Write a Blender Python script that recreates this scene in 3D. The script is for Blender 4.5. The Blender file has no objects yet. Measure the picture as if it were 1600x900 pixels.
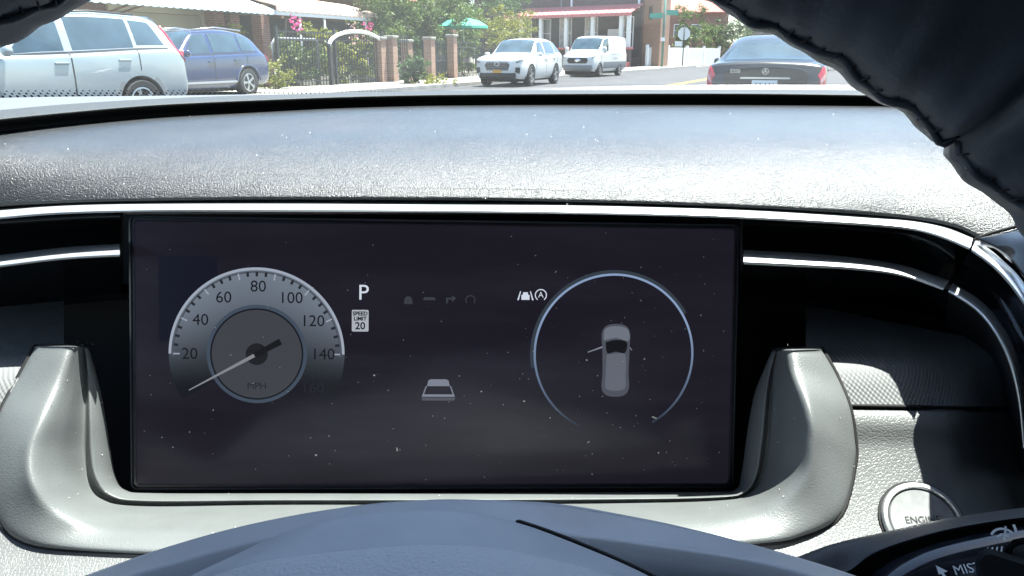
import bpy, bmesh, math, random
import numpy as np
from mathutils import Vector, Matrix, Euler
R = math.radians
scene = bpy.context.scene
COL = scene.collection
rng = random.Random(7)

# ------------------------------------------------------------------ camera, sky, sun, exposure
CAM_H = 1.13                       # phone held low above the steering wheel
FPX = 1200.0                       # focal length in pixels of a 1600 px wide frame
PITCH = math.atan(365 / FPX)       # looking down a little
CP, SP = math.cos(PITCH), math.sin(PITCH)
cam_d = bpy.data.cameras.new('camera'); cam = bpy.data.objects.new('camera', cam_d); COL.objects.link(cam)
cam.location = (0, 0, CAM_H); cam.rotation_euler = (math.pi / 2 - PITCH, 0, 0)
cam_d.sensor_width = 36; cam_d.lens = 36 * FPX / 1600; cam_d.clip_start = .01; cam_d.clip_end = 2000
scene.camera = cam

SUN = Vector((.22, .14, .93)).normalized()
world = bpy.data.worlds.new('World'); scene.world = world; world.use_nodes = True
wn = world.node_tree; sky = wn.nodes.new('ShaderNodeTexSky'); sky.sky_type = 'NISHITA'; sky.sun_disc = False
sky.sun_elevation = math.asin(SUN.z); sky.sun_rotation = math.atan2(SUN.x, SUN.y)
wn.links.new(sky.outputs[0], wn.nodes['Background'].inputs[0]); wn.nodes['Background'].inputs[1].default_value = .10
sl = bpy.data.lights.new('sun', 'SUN'); sl.energy = 5.0; sl.angle = R(.53); sl.color = (1, .965, .91)
so = bpy.data.objects.new('sun', sl); COL.objects.link(so); so.location = (4, 2, 30)
so.rotation_euler = SUN.to_track_quat('Z', 'Y').to_euler()
scene.view_settings.view_transform = 'Standard'; scene.view_settings.look = 'None'
scene.view_settings.gamma = 1; scene.view_settings.use_curve_mapping = False
scene.view_settings.exposure = 2.4
scene.cycles.max_bounces = 6; scene.cycles.diffuse_bounces = 3; scene.cycles.glossy_bounces = 3; scene.cycles.transparent_max_bounces = 12
scene.cycles.sample_clamp_indirect = 4.0
scene.cycles.use_denoising = True

# ------------------------------------------------------------------ helpers: placing
def ray(x, y):
    u = (x - 800) / FPX; v = (450 - y) / FPX
    return Vector((u, CP + v * SP, -SP + v * CP))
def P(x, y, Y):                    # the point at forward distance Y seen at (x, y) of the 1600x900 photo
    r = ray(x, y); return Vector((r.x / r.y * Y, Y, CAM_H + r.z / r.y * Y))

def _slopes(t, y):
    n = len(t); h = np.diff(t); d = np.diff(y) / h; m = np.zeros(n)
    m[0] = d[0]; m[-1] = d[-1]
    for i in range(1, n - 1):
        if d[i-1] * d[i] > 0:
            w1 = 2 * h[i] + h[i-1]; w2 = h[i] + 2 * h[i-1]
            m[i] = (w1 + w2) / (w1 / d[i-1] + w2 / d[i])
    return m
def pchip(t, y, q):
    t = np.asarray(t, float); y = np.asarray(y, float); q = np.clip(np.asarray(q, float), t[0], t[-1])
    m = _slopes(t, y); i = np.clip(np.searchsorted(t, q, side='right') - 1, 0, len(t) - 2)
    h = t[i+1] - t[i]; s = (q - t[i]) / h
    return (y[i] * (1 + 2*s) * (1-s)**2 + h * m[i] * s * (1-s)**2 + y[i+1] * s*s * (3 - 2*s) + h * m[i+1] * s*s * (s-1))
def catmull(pts, n):               # smooth open curve through points, n samples, even in index
    p = np.asarray(pts, float); k = len(p); out = []
    for j in range(n):
        t = j / (n - 1) * (k - 1); i = min(int(t), k - 2); s = t - i
        p0 = p[max(i-1, 0)]; p1 = p[i]; p2 = p[i+1]; p3 = p[min(i+2, k-1)]
        out.append(.5 * (2*p1 + (p2-p0)*s + (2*p0 - 5*p1 + 4*p2 - p3)*s*s + (3*p1 - p0 - 3*p2 + p3)*s**3))
    return np.array(out)
def curve_x(pts, xs, default=None):           # pts (px, py[, Y]) -> rows of (px, py, Y) at xs
    p = sorted(pts); t = [q[0] for q in p]
    y = pchip(t, [q[1] for q in p], xs)
    d = pchip(t, [q[2] for q in p], xs) if default is None else np.full(len(xs), default)
    return [(x, a, b) for x, a, b in zip(xs, y, d)]

# ------------------------------------------------------------------ helpers: meshes and objects
PM = {}
def empty(name, loc=(0, 0, 0), rot=(0, 0, 0), mtx=None, label=None, cat=None, group=None, kind=None):
    o = bpy.data.objects.new(name, None); COL.objects.link(o); o.empty_display_size = .1
    m = mtx if mtx is not None else Matrix.LocRotScale(Vector(loc), Euler(rot), None)
    o.matrix_world = m; o.location, q, _ = m.decompose(); o.rotation_euler = q.to_euler()
    PM[o.name] = m.copy(); tag(o, label, cat, group, kind); return o
def tag(o, label=None, cat=None, group=None, kind=None):
    if label: o['label'] = label
    if cat: o['category'] = cat
    if group: o['group'] = group
    if kind: o['kind'] = kind
    return o
def mesh(name, V, F, mat, parent=None, world=True, smooth=True, solid=0, bevel=0, subsurf=0, loc=None, sharp=None):
    """V in world coordinates (world) or in the parent's / own local ones."""
    me = bpy.data.meshes.new(name)
    V = [Vector(v) for v in V]
    o = bpy.data.objects.new(name, me); COL.objects.link(o)
    if parent is not None:
        o.parent = parent
        if world:
            m = PM.get(parent.name, Matrix()).inverted(); V = [m @ v for v in V]
    elif loc is not None:
        o.location = loc
        if world: V = [v - Vector(loc) for v in V]
    PM[o.name] = (PM.get(parent.name, Matrix()) if parent is not None else Matrix.Translation(Vector(loc or (0, 0, 0))))
    me.from_pydata([tuple(v) for v in V], [], [tuple(f) for f in F]); me.update()
    if isinstance(mat, (list, tuple)):
        for q in mat: me.materials.append(q)
    elif mat: me.materials.append(mat)
    if smooth: me.polygons.foreach_set('use_smooth', [True] * len(me.polygons))
    if sharp is not None and smooth:
        me.set_sharp_from_angle(angle=R(sharp))
    if solid:
        md = o.modifiers.new('solid', 'SOLIDIFY'); md.thickness = abs(solid); md.offset = -1 if solid > 0 else 1
    if bevel:
        md = o.modifiers.new('bevel', 'BEVEL'); md.width = bevel; md.segments = 2; md.limit_method = 'ANGLE'
    if subsurf:
        md = o.modifiers.new('sub', 'SUBSURF'); md.levels = md.render_levels = subsurf
    return o
def grid(rows, close_u=False):
    n = len(rows[0]); V = [p for r in rows for p in r]; F = []
    for i in range(len(rows) - 1):
        for j in range(n - 1 + (1 if close_u else 0)):
            k = (j + 1) % n
            F.append((i*n + j, i*n + k, (i+1)*n + k, (i+1)*n + j))
    return V, F
def loft(ctrl, nu, nv, how='x', xs=None):
    """control curves of (px, py, Y) -> smooth grid of world points"""
    if how == 'x':
        C = [np.array(curve_x(c, xs)) for c in ctrl]
    else:
        C = [catmull(c, nu) for c in ctrl]
    C = np.array(C); rows = []
    for j in range(C.shape[1]):
        rows.append(catmull(C[:, j], nv) if nv else C[:, j])
    rows = np.transpose(np.array(rows), (1, 0, 2))
    return grid([[P(*q) for q in r] for r in rows])
def box(x0, x1, y0, y1, z0, z1):
    V = [(x, y, z) for z in (z0, z1) for y in (y0, y1) for x in (x0, x1)]
    return V, [(0, 2, 3, 1), (4, 5, 7, 6), (0, 1, 5, 4), (2, 6, 7, 3), (0, 4, 6, 2), (1, 3, 7, 5)]
def join(*vf):
    V, F = [], []
    for v, f in vf:
        b = len(V); V += [tuple(q) for q in v]; F += [tuple(b + i for i in q) for q in f]
    return V, F
def xf(vf, m):
    return [m @ Vector(v) for v in vf[0]], vf[1]
def tube(path, r, n=8, cap=True):
    path = [Vector(p) for p in path]; rows = []
    rr = r if isinstance(r, (list, tuple)) else [r] * len(path)
    for i, p in enumerate(path):
        d = (path[min(i+1, len(path)-1)] - path[max(i-1, 0)]).normalized()
        a = d.cross(Vector((0, 0, 1)));  a = d.cross(Vector((1, 0, 0))) if a.length < .05 else a
        a.normalize(); b = d.cross(a)
        rows.append([p + rr[i] * (math.cos(t) * a + math.sin(t) * b) for t in [2*math.pi*k/n for k in range(n)]])
    V, F = grid(rows, True)
    if cap: F.append(tuple(range(n))[::-1]); F.append(tuple(range((len(rows)-1)*n, len(rows)*n)))
    return V, F
def lathe(prof, n=32, axis='z'):            # prof (r, h)
    rows = [[(r*math.cos(2*math.pi*k/n), r*math.sin(2*math.pi*k/n), h) for k in range(n)] for r, h in prof]
    V, F = grid(rows, True)
    F.append(tuple(range(n))[::-1]); F.append(tuple(range((len(rows)-1)*n, len(rows)*n)))
    return V, F
def prism(poly, z0, z1):                     # polygon in xy, extruded in z
    n = len(poly); V = [(x, y, z0) for x, y in poly] + [(x, y, z1) for x, y in poly]
    F = [tuple(range(n))[::-1], tuple(range(n, 2*n))] + [(i, (i+1) % n, n + (i+1) % n, n + i) for i in range(n)]
    return V, F
def rrect(w, h, r, n=6, cx=0, cy=0):
    out = []
    for sx, sy, a0 in ((1, 1, 0), (-1, 1, 90), (-1, -1, 180), (1, -1, 270)):
        for k in range(n + 1):
            a = R(a0 + 90 * k / n); out.append((cx + sx*(w/2 - r) + r*math.cos(a), cy + sy*(h/2 - r) + r*math.sin(a)))
    return out
def arc_band(cx, cy, r0, r1, a0, a1, n=48, z=0):
    rows = [[(cx + r*math.cos(R(a0 + (a1-a0)*k/n)), cy + r*math.sin(R(a0 + (a1-a0)*k/n)), z) for k in range(n+1)] for r in (r1, r0)]
    return grid(rows)
def text(s, size, align='CENTER', bold=0.0):
    cu = bpy.data.curves.new('t', 'FONT'); cu.body = s; cu.size = size; cu.align_x = align; cu.align_y = 'CENTER'; cu.offset = bold
    cu.resolution_u = 4
    o = bpy.data.objects.new('t', cu); COL.objects.link(o)
    dg = bpy.context.evaluated_depsgraph_get(); me = o.evaluated_get(dg).to_mesh()
    V = [tuple(v.co) for v in me.vertices]; F = [tuple(p.vertices) for p in me.polygons]
    o.evaluated_get(dg).to_mesh_clear(); bpy.data.objects.remove(o); bpy.data.curves.remove(cu)
    return V, F

# ------------------------------------------------------------------ materials
MAT = {}
def pm(name, col, rough=.5, metal=0, spec=.5, coat=0, bumps=(), var=0, vscale=3, emit=0, ecol=None, trans=0, sheen=0, rvar=0, coords='Object'):
    m = bpy.data.materials.new(name); m.use_nodes = True; nt = m.node_tree; N = nt.nodes; L = nt.links
    b = N['Principled BSDF']
    b.inputs['Base Color'].default_value = (*col, 1); b.inputs['Roughness'].default_value = rough
    b.inputs['Metallic'].default_value = metal; b.inputs['Specular IOR Level'].default_value = spec
    b.inputs['Coat Weight'].default_value = coat; b.inputs['Coat Roughness'].default_value = .04
    if sheen: b.inputs['Sheen Weight'].default_value = sheen
    if emit:
        b.inputs['Emission Color'].default_value = (*(ecol or col), 1); b.inputs['Emission Strength'].default_value = emit
    tc = N.new('ShaderNodeTexCoord')
    if var:
        nz = N.new('ShaderNodeTexNoise'); nz.inputs['Scale'].default_value = vscale; nz.inputs['Detail'].default_value = 6
        L.new(tc.outputs[coords], nz.inputs['Vector'])
        mr = N.new('ShaderNodeMapRange'); mr.inputs[1].default_value = .3; mr.inputs[2].default_value = .7
        mr.inputs[3].default_value = 1 - var; mr.inputs[4].default_value = 1 + var
        L.new(nz.outputs[0], mr.inputs[0])
        mx = N.new('ShaderNodeMix'); mx.data_type = 'RGBA'; mx.blend_type = 'MULTIPLY'; mx.inputs[0].default_value = 1
        mx.inputs[6].default_value = (*col, 1); L.new(mr.outputs[0], mx.inputs[7]); L.new(mx.outputs[2], b.inputs['Base Color'])
        if rvar:
            m2 = N.new('ShaderNodeMapRange'); m2.inputs[1].default_value = .3; m2.inputs[2].default_value = .7
            m2.inputs[3].default_value = max(0, rough - rvar); m2.inputs[4].default_value = rough + rvar
            L.new(nz.outputs[0], m2.inputs[0]); L.new(m2.outputs[0], b.inputs['Roughness'])
    prev = None
    for kind, sc, dist in bumps:
        if kind == 'noise':
            t = N.new('ShaderNodeTexNoise'); t.inputs['Scale'].default_value = sc; t.inputs['Detail'].default_value = 3
            out = t.outputs[0]
        elif kind == 'weave':
            mp = N.new('ShaderNodeMapping'); mp.inputs['Scale'].default_value = (sc, sc, sc); mp.inputs['Rotation'].default_value = (0, R(4), 0)
            L.new(tc.outputs[coords], mp.inputs[0])
            sx = N.new('ShaderNodeSeparateXYZ'); L.new(mp.outputs[0], sx.inputs[0])
            def sn(o):
                q = N.new('ShaderNodeMath'); q.operation = 'SINE'; L.new(o, q.inputs[0]); return q.outputs[0]
            q = N.new('ShaderNodeMath'); q.operation = 'MULTIPLY'; L.new(sn(sx.outputs[0]), q.inputs[0]); L.new(sn(sx.outputs[2]), q.inputs[1])
            t = None; out = q.outputs[0]
        else:
            t = N.new('ShaderNodeTexVoronoi'); t.inputs['Scale'].default_value = sc
            if kind == 'cell': t.feature = 'SMOOTH_F1'
            if kind == 'crack': t.feature = 'DISTANCE_TO_EDGE'
            out = t.outputs[0]
        if t is not None: L.new(tc.outputs[coords], t.inputs['Vector'])
        if kind == 'crack':
            mm = N.new('ShaderNodeMapRange'); mm.inputs[1].default_value = 0; mm.inputs[2].default_value = .16; L.new(out, mm.inputs[0]); out = mm.outputs[0]
        bp = N.new('ShaderNodeBump'); bp.inputs['Distance'].default_value = dist; bp.inputs['Strength'].default_value = 1
        L.new(out, bp.inputs['Height'])
        if prev is not None: L.new(prev, bp.inputs['Normal'])
        prev = bp.outputs[0]
    if prev is not None:
        L.new(prev, b.inputs['Normal'])
    MAT[name] = m; return m

pad_m = pm('grained dash plastic', (.04, .043, .047), .26, spec=.62, bumps=[('noise', 1350, .00055), ('noise', 2600, .0001)], var=.12, vscale=30)
ledge_m = pm('grained ledge plastic', (.05, .053, .053), .5, spec=.35, bumps=[('noise', 1000, .0005)])
leather_panel_m = pm('pebbled grey plastic', (.125, .129, .13), .42, bumps=[('crack', 620, .00009), ('noise', 1500, .00012)], var=.08, vscale=40)
surround_m = pm('satin grey plastic', (.118, .126, .127), .4, spec=.5, bumps=[('noise', 1500, .00016)], var=.06, vscale=60)
fabric_m = pm('woven fabric', (.15, .154, .157), .7, bumps=[('weave', 2700, .00018)], sheen=.2)
chrome_m = pm('satin chrome', (.72, .74, .75), .36, metal=.75, bumps=[('noise', 300, .00002)])
gloss_m = pm('gloss black trim', (.006, .007, .009), .09, spec=.5, var=.3, vscale=40, rvar=.05)
dark_m = pm('dark matte plastic', (.018, .02, .024), .5, bumps=[('noise', 1400, .00008)])
gap_m = pm('black gap', (.004, .004, .005), .8)
column_m = pm('slate column plastic', (.31, .335, .365), .46, bumps=[('noise', 2200, .00006)], var=.05, vscale=50)
hubtex_m = pm('pebbled slate plastic', (.38, .40, .425), .42, bumps=[('noise', 1000, .0004), ('noise', 2600, .0001)])
rim_m = pm('black leather', (.09, .1, .118), .48, spec=.5, bumps=[('noise', 1500, .00008), ('noise', 120, .0006)], var=.12, vscale=60)
liner_m = pm('headliner cloth', (.08, .08, .08), .95)
silver_m = pm('button silver', (.42, .43, .44), .3, metal=.7, var=.1, vscale=200)
white_print_m = pm('white print', (.8, .82, .84), .5)
black_print_m = pm('dark print', (.02, .02, .022), .5)
dust_m = pm('dust', (.75, .72, .68), .8)

# ------------------------------------------------------------------ the ground, road and kerbs (street frame: s along the road, L to its left)
A = R(22.8); SA, CA = math.sin(A), math.cos(A); ROADZ = math.pi/2 - A
def SW(s, l, z=0): return Vector((s*SA - l*CA, s*CA + l*SA, z))
def SL(px, py, l):                 # the point at lateral distance l seen at (px, py): along-road distance and height
    r = ray(px, py); t = l / (-r.x*CA + r.y*SA); return t*(r.x*SA + r.y*CA), CAM_H + t*r.z
def street_sheet(name, s0, s1, l0, l1, z, mat, top=None):
    V, F = box(s0, s1, l0, l1, z - .3, z)
    return mesh(name, [SW(*v[:2], v[2]) for v in V], F, mat, smooth=False, loc=(0, 0, 0))
asphalt_m = pm('asphalt', (.052, .052, .055), .9, var=.22, vscale=.7, bumps=[('noise', 60, .006)])
concrete_m = pm('pale concrete', (.24, .23, .2), .9, var=.15, vscale=.5, bumps=[('noise', 40, .004)])
kerb_m = pm('kerb stone', (.27, .26, .24), .85, var=.2, vscale=2)
yellow_m = pm('yellow road paint', (.34, .21, .025), .7, var=.15, vscale=4)
earth_m = pm('ground soil', (.16, .15, .12), .95, var=.2, vscale=.3)
KERB = 13.15
g = mesh('ground', [(-900, -900, -.02), (900, -900, -.02), (900, 900, -.02), (-900, 900, -.02)], [(0, 1, 2, 3)], earth_m, smooth=False); g['kind'] = 'structure'
o = street_sheet('road', -60, 300, -4.5, KERB, 0, asphalt_m); o['kind'] = 'structure'
o = street_sheet('pavement', -60, 76, KERB + .18, 16.6, .13, concrete_m); o['kind'] = 'structure'
o = street_sheet('kerb', -60, 76, KERB, KERB + .18, .12, kerb_m); o['kind'] = 'structure'
for i, l in enumerate((6.0, 6.28)):
    V, F = box(-40, 250, l - .06, l + .06, .0, .006)
    o = mesh('road_marking', [SW(*v) for v in V], F, yellow_m, smooth=False); o['kind'] = 'structure'

# ------------------------------------------------------------------ own car: cabin shell, windshield
def glass_mat(name, tint, base=.04, rough=0.0, film=0):
    m = bpy.data.materials.new(name); m.use_nodes = True; nt = m.node_tree; N = nt.nodes; L = nt.links
    N.remove(N['Principled BSDF'])
    t = N.new('ShaderNodeBsdfTransparent'); t.inputs[0].default_value = (*tint, 1)
    gl = N.new('ShaderNodeBsdfGlossy'); gl.inputs['Roughness'].default_value = rough
    lw = N.new('ShaderNodeLayerWeight'); lw.inputs[0].default_value = .5
    pw = N.new('ShaderNodeMath'); pw.operation = 'POWER'; pw.inputs[1].default_value = 5; L.new(lw.outputs['Facing'], pw.inputs[0])
    ma = N.new('ShaderNodeMath'); ma.operation = 'MULTIPLY_ADD'; ma.inputs[1].default_value = 1 - base; ma.inputs[2].default_value = base; L.new(pw.outputs[0], ma.inputs[0])
    mx = N.new('ShaderNodeMixShader'); L.new(ma.outputs[0], mx.inputs[0]); L.new(t.outputs[0], mx.inputs[1]); L.new(gl.outputs[0], mx.inputs[2])
    if film:                       # diffuse film added to paint a washed-out haze over the street
        df_ = N.new('ShaderNodeBsdfDiffuse'); df_.inputs[0].default_value = (.8, .8, .78, 1); tl = N.new('ShaderNodeBsdfTranslucent'); tl.inputs[0].default_value = (.8, .8, .78, 1)
        ad = N.new('ShaderNodeMixShader'); L.new(df_.outputs[0], ad.inputs[1]); L.new(tl.outputs[0], ad.inputs[2])
        m3 = N.new('ShaderNodeMixShader'); m3.inputs[0].default_value = film; L.new(mx.outputs[0], m3.inputs[1]); L.new(ad.outputs[0], m3.inputs[2]); mx = m3
    L.new(mx.outputs[0], N['Material Output'].inputs[0]); MAT[name] = m; return m
side_glass_m = glass_mat('light cutting side glass', (.36, .39, .40))  # unseen side panes, tinted darker to cut light entering the cabin
shield_m = glass_mat('windshield glass', (.885, .915, .905), film=.013)
CX = .36                                          # centre line of the car, the driver sits left of it
def shield_pt(x, z):                              # x across, z height above the camera
    q = (x - CX) / .77
    yb = 1.0 - .36*q*q; zb = -.055; yh = .275 - .08*q*q; zh = .36 - .03*q*q
    t = (z - zb) / (zh - zb); bow = .025*math.sin(math.pi*min(max(t, 0), 1))
    return Vector((x - .05*(x - CX)*t, yb + (yh - yb)*t + bow, CAM_H + z))
ws = empty('windshield', (CX, 1.0, CAM_H - .055), label='clear raked windshield glass between the dashboard and the street', cat='windshield')
XS = np.linspace(CX - .80, CX + .80, 41)
ZS = np.linspace(-.055, .33, 15)
V, F = grid([[shield_pt(x, z) for x in XS] for z in ZS])
mesh('glass_pane', V, F, shield_m, ws, solid=.004)
frit_m = pm('black frit', (.006, .006, .007), .5)
def frit_top(x): q = (x - CX)/.77; return -.0432 + .0128*min(1, max(0, (-.03 - x)/.36))
V, F = grid([[shield_pt(x, z0 if k == 0 else frit_top(x)) + Vector((0, -.003, -.003)) for x in XS] for k, z0 in enumerate((-.055, 0))])
mesh('frit_band', V, F, frit_m, ws)
dv, df = [], []
for r_ in range(3):
    for i in range(420):
        x = CX - .78 + i*.0037 + (.0018 if r_ % 2 else 0); rad = (.00125, .001, .0007)[r_]
        c = shield_pt(x, frit_top(x) + .0016 + r_*.0021) + Vector((0, -.003, -.003)); b = len(dv)
        t = (shield_pt(x, .02) - shield_pt(x, 0)).normalized()
        for k in range(6):
            dv.append(c + Vector((rad*math.cos(k*math.pi/3), 0, 0)) + t*rad*1.2*math.sin(k*math.pi/3))
        df.append(tuple(range(b, b + 6)))
o = mesh('frit_dots', dv, df, frit_m, ws, smooth=False); o['kind'] = 'stuff'

cabin = empty('car_cabin', (CX, -.3, 0), label='dark headliner, pillars, seats and doors of the car around the camera', cat='car interior')
def hp(x, z=.36): return shield_pt(x, .33)
roof_rows = [[hp(x) for x in XS]]
for yy, zz in ((.1, .395), (-.4, .43), (-1.0, .42), (-1.7, .34)):
    roof_rows.append([Vector((x - .05*(x - CX), min(yy, hp(x).y - .02), CAM_H + zz - .05*((x - CX)/.77)**2)) for x in XS])
V, F = grid(roof_rows); mesh('roof', V, F, liner_m, cabin, solid=-.03)
for sx in (-1, 1):
    x0 = CX + sx*.80
    V, F = tube([shield_pt(x0, -.06) + Vector((0, -.03, -.05)), shield_pt(x0, .14) + Vector((0, -.01, 0)), shield_pt(x0, .33)], [.055, .045, .04], 10); mesh('pillar', V, F, liner_m, cabin)
    V, F = tube([(x0 - sx*.02, -.45, CAM_H - .2), (x0 - sx*.05, -.5, CAM_H + .36)], .06, 8); mesh('pillar', V, F, liner_m, cabin)
    V, F = tube([(x0 - sx*.04, -.02 if sx else 0, CAM_H + .35), (x0 - sx*.05, -1.7, CAM_H + .31)], .05, 8); mesh('pillar', V, F, liner_m, cabin)
    V, F = box(x0 - .06, x0 + .06, -1.7, .55, CAM_H - .95, CAM_H - .16); mesh('door', V, F, dark_m, cabin, smooth=False, bevel=.03)
    V, F = box(x0 - .05 - sx*.02, x0 - .01 - sx*.02, -1.7, -.5, CAM_H - .17, CAM_H + .34); mesh('rear_light_blocker', V, F, dark_m, cabin, smooth=False)  # unseen opaque panel added to cut light from behind
    V, F = grid([[(x0 - sx*.01, y, CAM_H - .17) for y in (-.5, .2, .56)], [(x0 - sx*.05, y, CAM_H + .33) for y in (-.5, -.1, .16)]]); mesh('side_window', V, F, side_glass_m, cabin)
    xs_ = CX + sx*.37
    V, F = box(xs_ - .25, xs_ + .25, -.78, -.6, CAM_H - .8, CAM_H + .02); mesh('seat', V, F, dark_m, cabin, bevel=.05)
    V, F = box(xs_ - .14, xs_ + .14, -.78, -.68, CAM_H + .05, CAM_H + .22); mesh('headrest', V, F, dark_m, cabin, bevel=.04)
V, F = box(CX - .8, CX + .8, -1.9, -1.7, CAM_H - .95, CAM_H + .34); mesh('tailgate', V, F, dark_m, cabin, smooth=False)
V, F = box(CX - .8, CX + .8, -1.7, .8, CAM_H - 1.0, CAM_H - .92); mesh('floor', V, F, dark_m, cabin, smooth=False)
bonnet_m = pm('own bonnet paint', (.12, .13, .14), .3, coat=.6)
BX = np.linspace(CX - .85, CX + .85, 21)
V, F = grid([[Vector((x, y, CAM_H - zz - .09*((x - CX)/.85)**4)) for x in BX] for y, zz in ((.98, .12), (1.3, .15), (1.7, .19), (1.95, .25), (2.02, .45))])
mesh('bonnet', V, F, bonnet_m, cabin, solid=.02)

# ------------------------------------------------------------------ dashboard
dash = empty('dashboard', (CX, .6, CAM_H - .5), label='grey moulded dashboard with silver trim lines and a satin hood round the screen', cat='dashboard')
xs = np.linspace(-160, 1760, 121)
HOOD_Y = .022
def SH(c):                         # the overhang sits a little further forward than the panels under it
    return [(a, b, Y + float(np.interp(a, [1150, 1280, 1400, 1500, 1560, 1600, 1700], [HOOD_Y, .028, .034, .026, .008, -.014, -.04]))) for a, b, Y in c]
B0 = [(-160, 224, .41), (0, 206, .46), (100, 195, .50), (250, 182, .56), (400, 174, .61), (550, 167, .65), (700, 163.5, .67), (900, 162.5, .68), (1100, 162.5, .67), (1370, 164, .64), (1600, 172, .58), (1760, 182, .54)]
B1 = [(-160, 206, .415), (0, 189, .466), (100, 179, .506), (250, 166.5, .567), (400, 159.5, .617), (550, 154, .657), (700, 151, .677), (900, 149.5, .687), (1100, 149, .677), (1370, 152, .647), (1600, 160, .587), (1760, 170, .547)]
B2 = [(-160, 188, .45), (0, 172, .505), (100, 163, .55), (250, 154, .62), (400, 148.5, .68), (550, 144.5, .725), (700, 142, .75), (900, 140.5, .76), (1100, 139.5, .75), (1370, 141, .715), (1600, 149, .65), (1760, 158, .60)]
B3 = [(-160, 164, .50), (0, 153, .56), (100, 151, .61), (250, 149.5, .69), (400, 147.5, .76), (550, 146, .82), (700, 145, .86), (900, 144, .88), (1100, 144, .86), (1370, 146, .81), (1600, 153, .73), (1760, 160, .67)]
F0 = [(-160, 336, .338), (0, 321, .343), (200, 313, .345), (450, 310, .345), (700, 310.5, .345), (900, 314, .345), (1100, 320, .343), (1250, 327, .338), (1400, 338, .330), (1500, 356, .322), (1530, 371, .318), (1600, 400, .31), (1760, 470, .30)]
B0, B1, B2, B3 = ([(a, b, c*.925) for a, b, c in q] for q in (B0, B1, B2, B3))
cf = curve_x([(a, b, Y + float(np.interp(a, [1150, 1280, 1400, 1500, 1600], [HOOD_Y, .028, .034, .030, .026]))) for a, b, Y in F0], xs); cb = curve_x(B0, xs)
gT = [0, .1, .23, .36, .49, .625, .757, .888, 1]; gV = [0, .018, .050, .089, .143, .221, .350, .578, 1]
ts = np.linspace(0, 1, 34); gs = pchip(gT, gV, ts)
rows = [[P(a[0], a[1] + 6, a[2] + .012) for a in cf], [P(a[0], a[1] + 2.5, a[2] + .003) for a in cf]]
rows += [[P(a[0], a[1] + t*(b[1] - a[1]), a[2] + g_*(b[2] - a[2])) for a, b in zip(cf, cb)] for t, g_ in zip(ts, gs)]
V, F = grid(rows); mesh('dash_pad', V, F, pad_m, dash, solid=.006)
b0, b1, b2, b3 = (np.array(curve_x(b, xs)) for b in (B0, B1, B2, B3))
b1[:, 2] -= .018; b1[:, 1] -= 2.5; mid = (b0 + b1)/2; mid[:, 2] += .014
crest = b1*.75 + b2*.25; crest[:, 1] = b1[:, 1]*.7 + b2[:, 1]*.3
low = b0.copy(); low[:, 1] += 3; low[:, 2] += .004
V, F = grid([[P(*q) for q in r_] for r_ in (low, b0 + np.array([0, .8, .012]), mid, b1 + np.array([0, 1.5, .004]))])
mesh('ledge_groove', V, F, gap_m, dash)  # shade under the overhang put into the black colour
V, F = grid([[P(*q) for q in r_] for r_ in (b1 + np.array([0, 2.2, .004]), b1, b1*.9 + b2*.1 + np.array([0, -.6, 0]), crest, b1*.35 + b2*.65, b2)])
mesh('defroster_ledge', V, F, ledge_m, dash)
back = b3.copy(); back[:, 1] += 14; back[:, 2] += .05
V, F = grid([[P(*q) for q in r_] for r_ in (b2 + np.array([0, 1.5, .004]), b2*.5 + b3*.5 + np.array([0, 1, 0]), b3, back)])
mesh('cowl_strip', V, F, pm('cowl plastic', (.11, .12, .13), .6), dash)

def strip(name, top, bot, mat, bulge=.0008, nu=60, back=.006, tilt=.013):
    t = catmull(SH(top), nu); b = catmull(SH(bot), nu); rows = []
    for f_, dy in ((-.12, back), (0, .001), (.18, -bulge*.75), (.5, -bulge), (.82, -bulge*.75), (1, .001), (1.12, back)):
        q = t*(1 - f_) + b*f_; q[:, 2] += dy - tilt*f_; rows.append([P(*w) for w in q])
    V, F = grid(rows); return mesh(name, V, F, mat, dash)
strip('upper_trim_strip', [(-160, 341, .341), (0, 326.5, .345), (100, 319, .347), (250, 315.5, .348), (450, 315, .348), (700, 316.5, .348), (900, 319, .347), (1100, 324, .345), (1250, 330, .341), (1400, 340, .333), (1470, 353, .328), (1520, 374, .322)],
      [(-160, 358, .342), (0, 341, .346), (100, 333, .348), (250, 329.5, .349), (450, 329.5, .349), (700, 330.5, .349), (900, 333, .348), (1100, 338, .346), (1250, 345, .342), (1400, 355, .334), (1462, 367, .329), (1515, 389, .323)], chrome_m)
strip('side_trim_strip', [(1524, 376, .321), (1560, 403, .318), (1600, 445, .315), (1660, 540, .31)], [(1518, 391, .322), (1555, 419, .319), (1592, 462, .316), (1648, 550, .311)], chrome_m, nu=20)
strip('lower_trim_strip', [(-160, 420, .335), (0, 400.5, .339), (100, 388.5, .341), (187, 383, .341)], [(-160, 437, .335), (0, 416, .339), (100, 404, .341), (187, 399, .341)], chrome_m, nu=24)
strip('lower_trim_strip', [(1162, 393, .338), (1255, 397.5, .335), (1333, 404, .331), (1411, 416, .326), (1482, 440, .321)], [(1162, 411, .338), (1255, 415.5, .335), (1333, 420, .331), (1408, 430, .326), (1474, 452, .321)], chrome_m, nu=30)
strip('side_trim_strip', [(1488, 444, .320), (1530, 470, .316), (1562, 505, .312), (1588, 555, .312), (1604, 620, .312), (1612, 700, .312)], [(1482, 455, .320), (1522, 481, .316), (1552, 515, .312), (1576, 562, .312), (1592, 624, .312), (1600, 700, .312)], chrome_m, nu=30)
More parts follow.
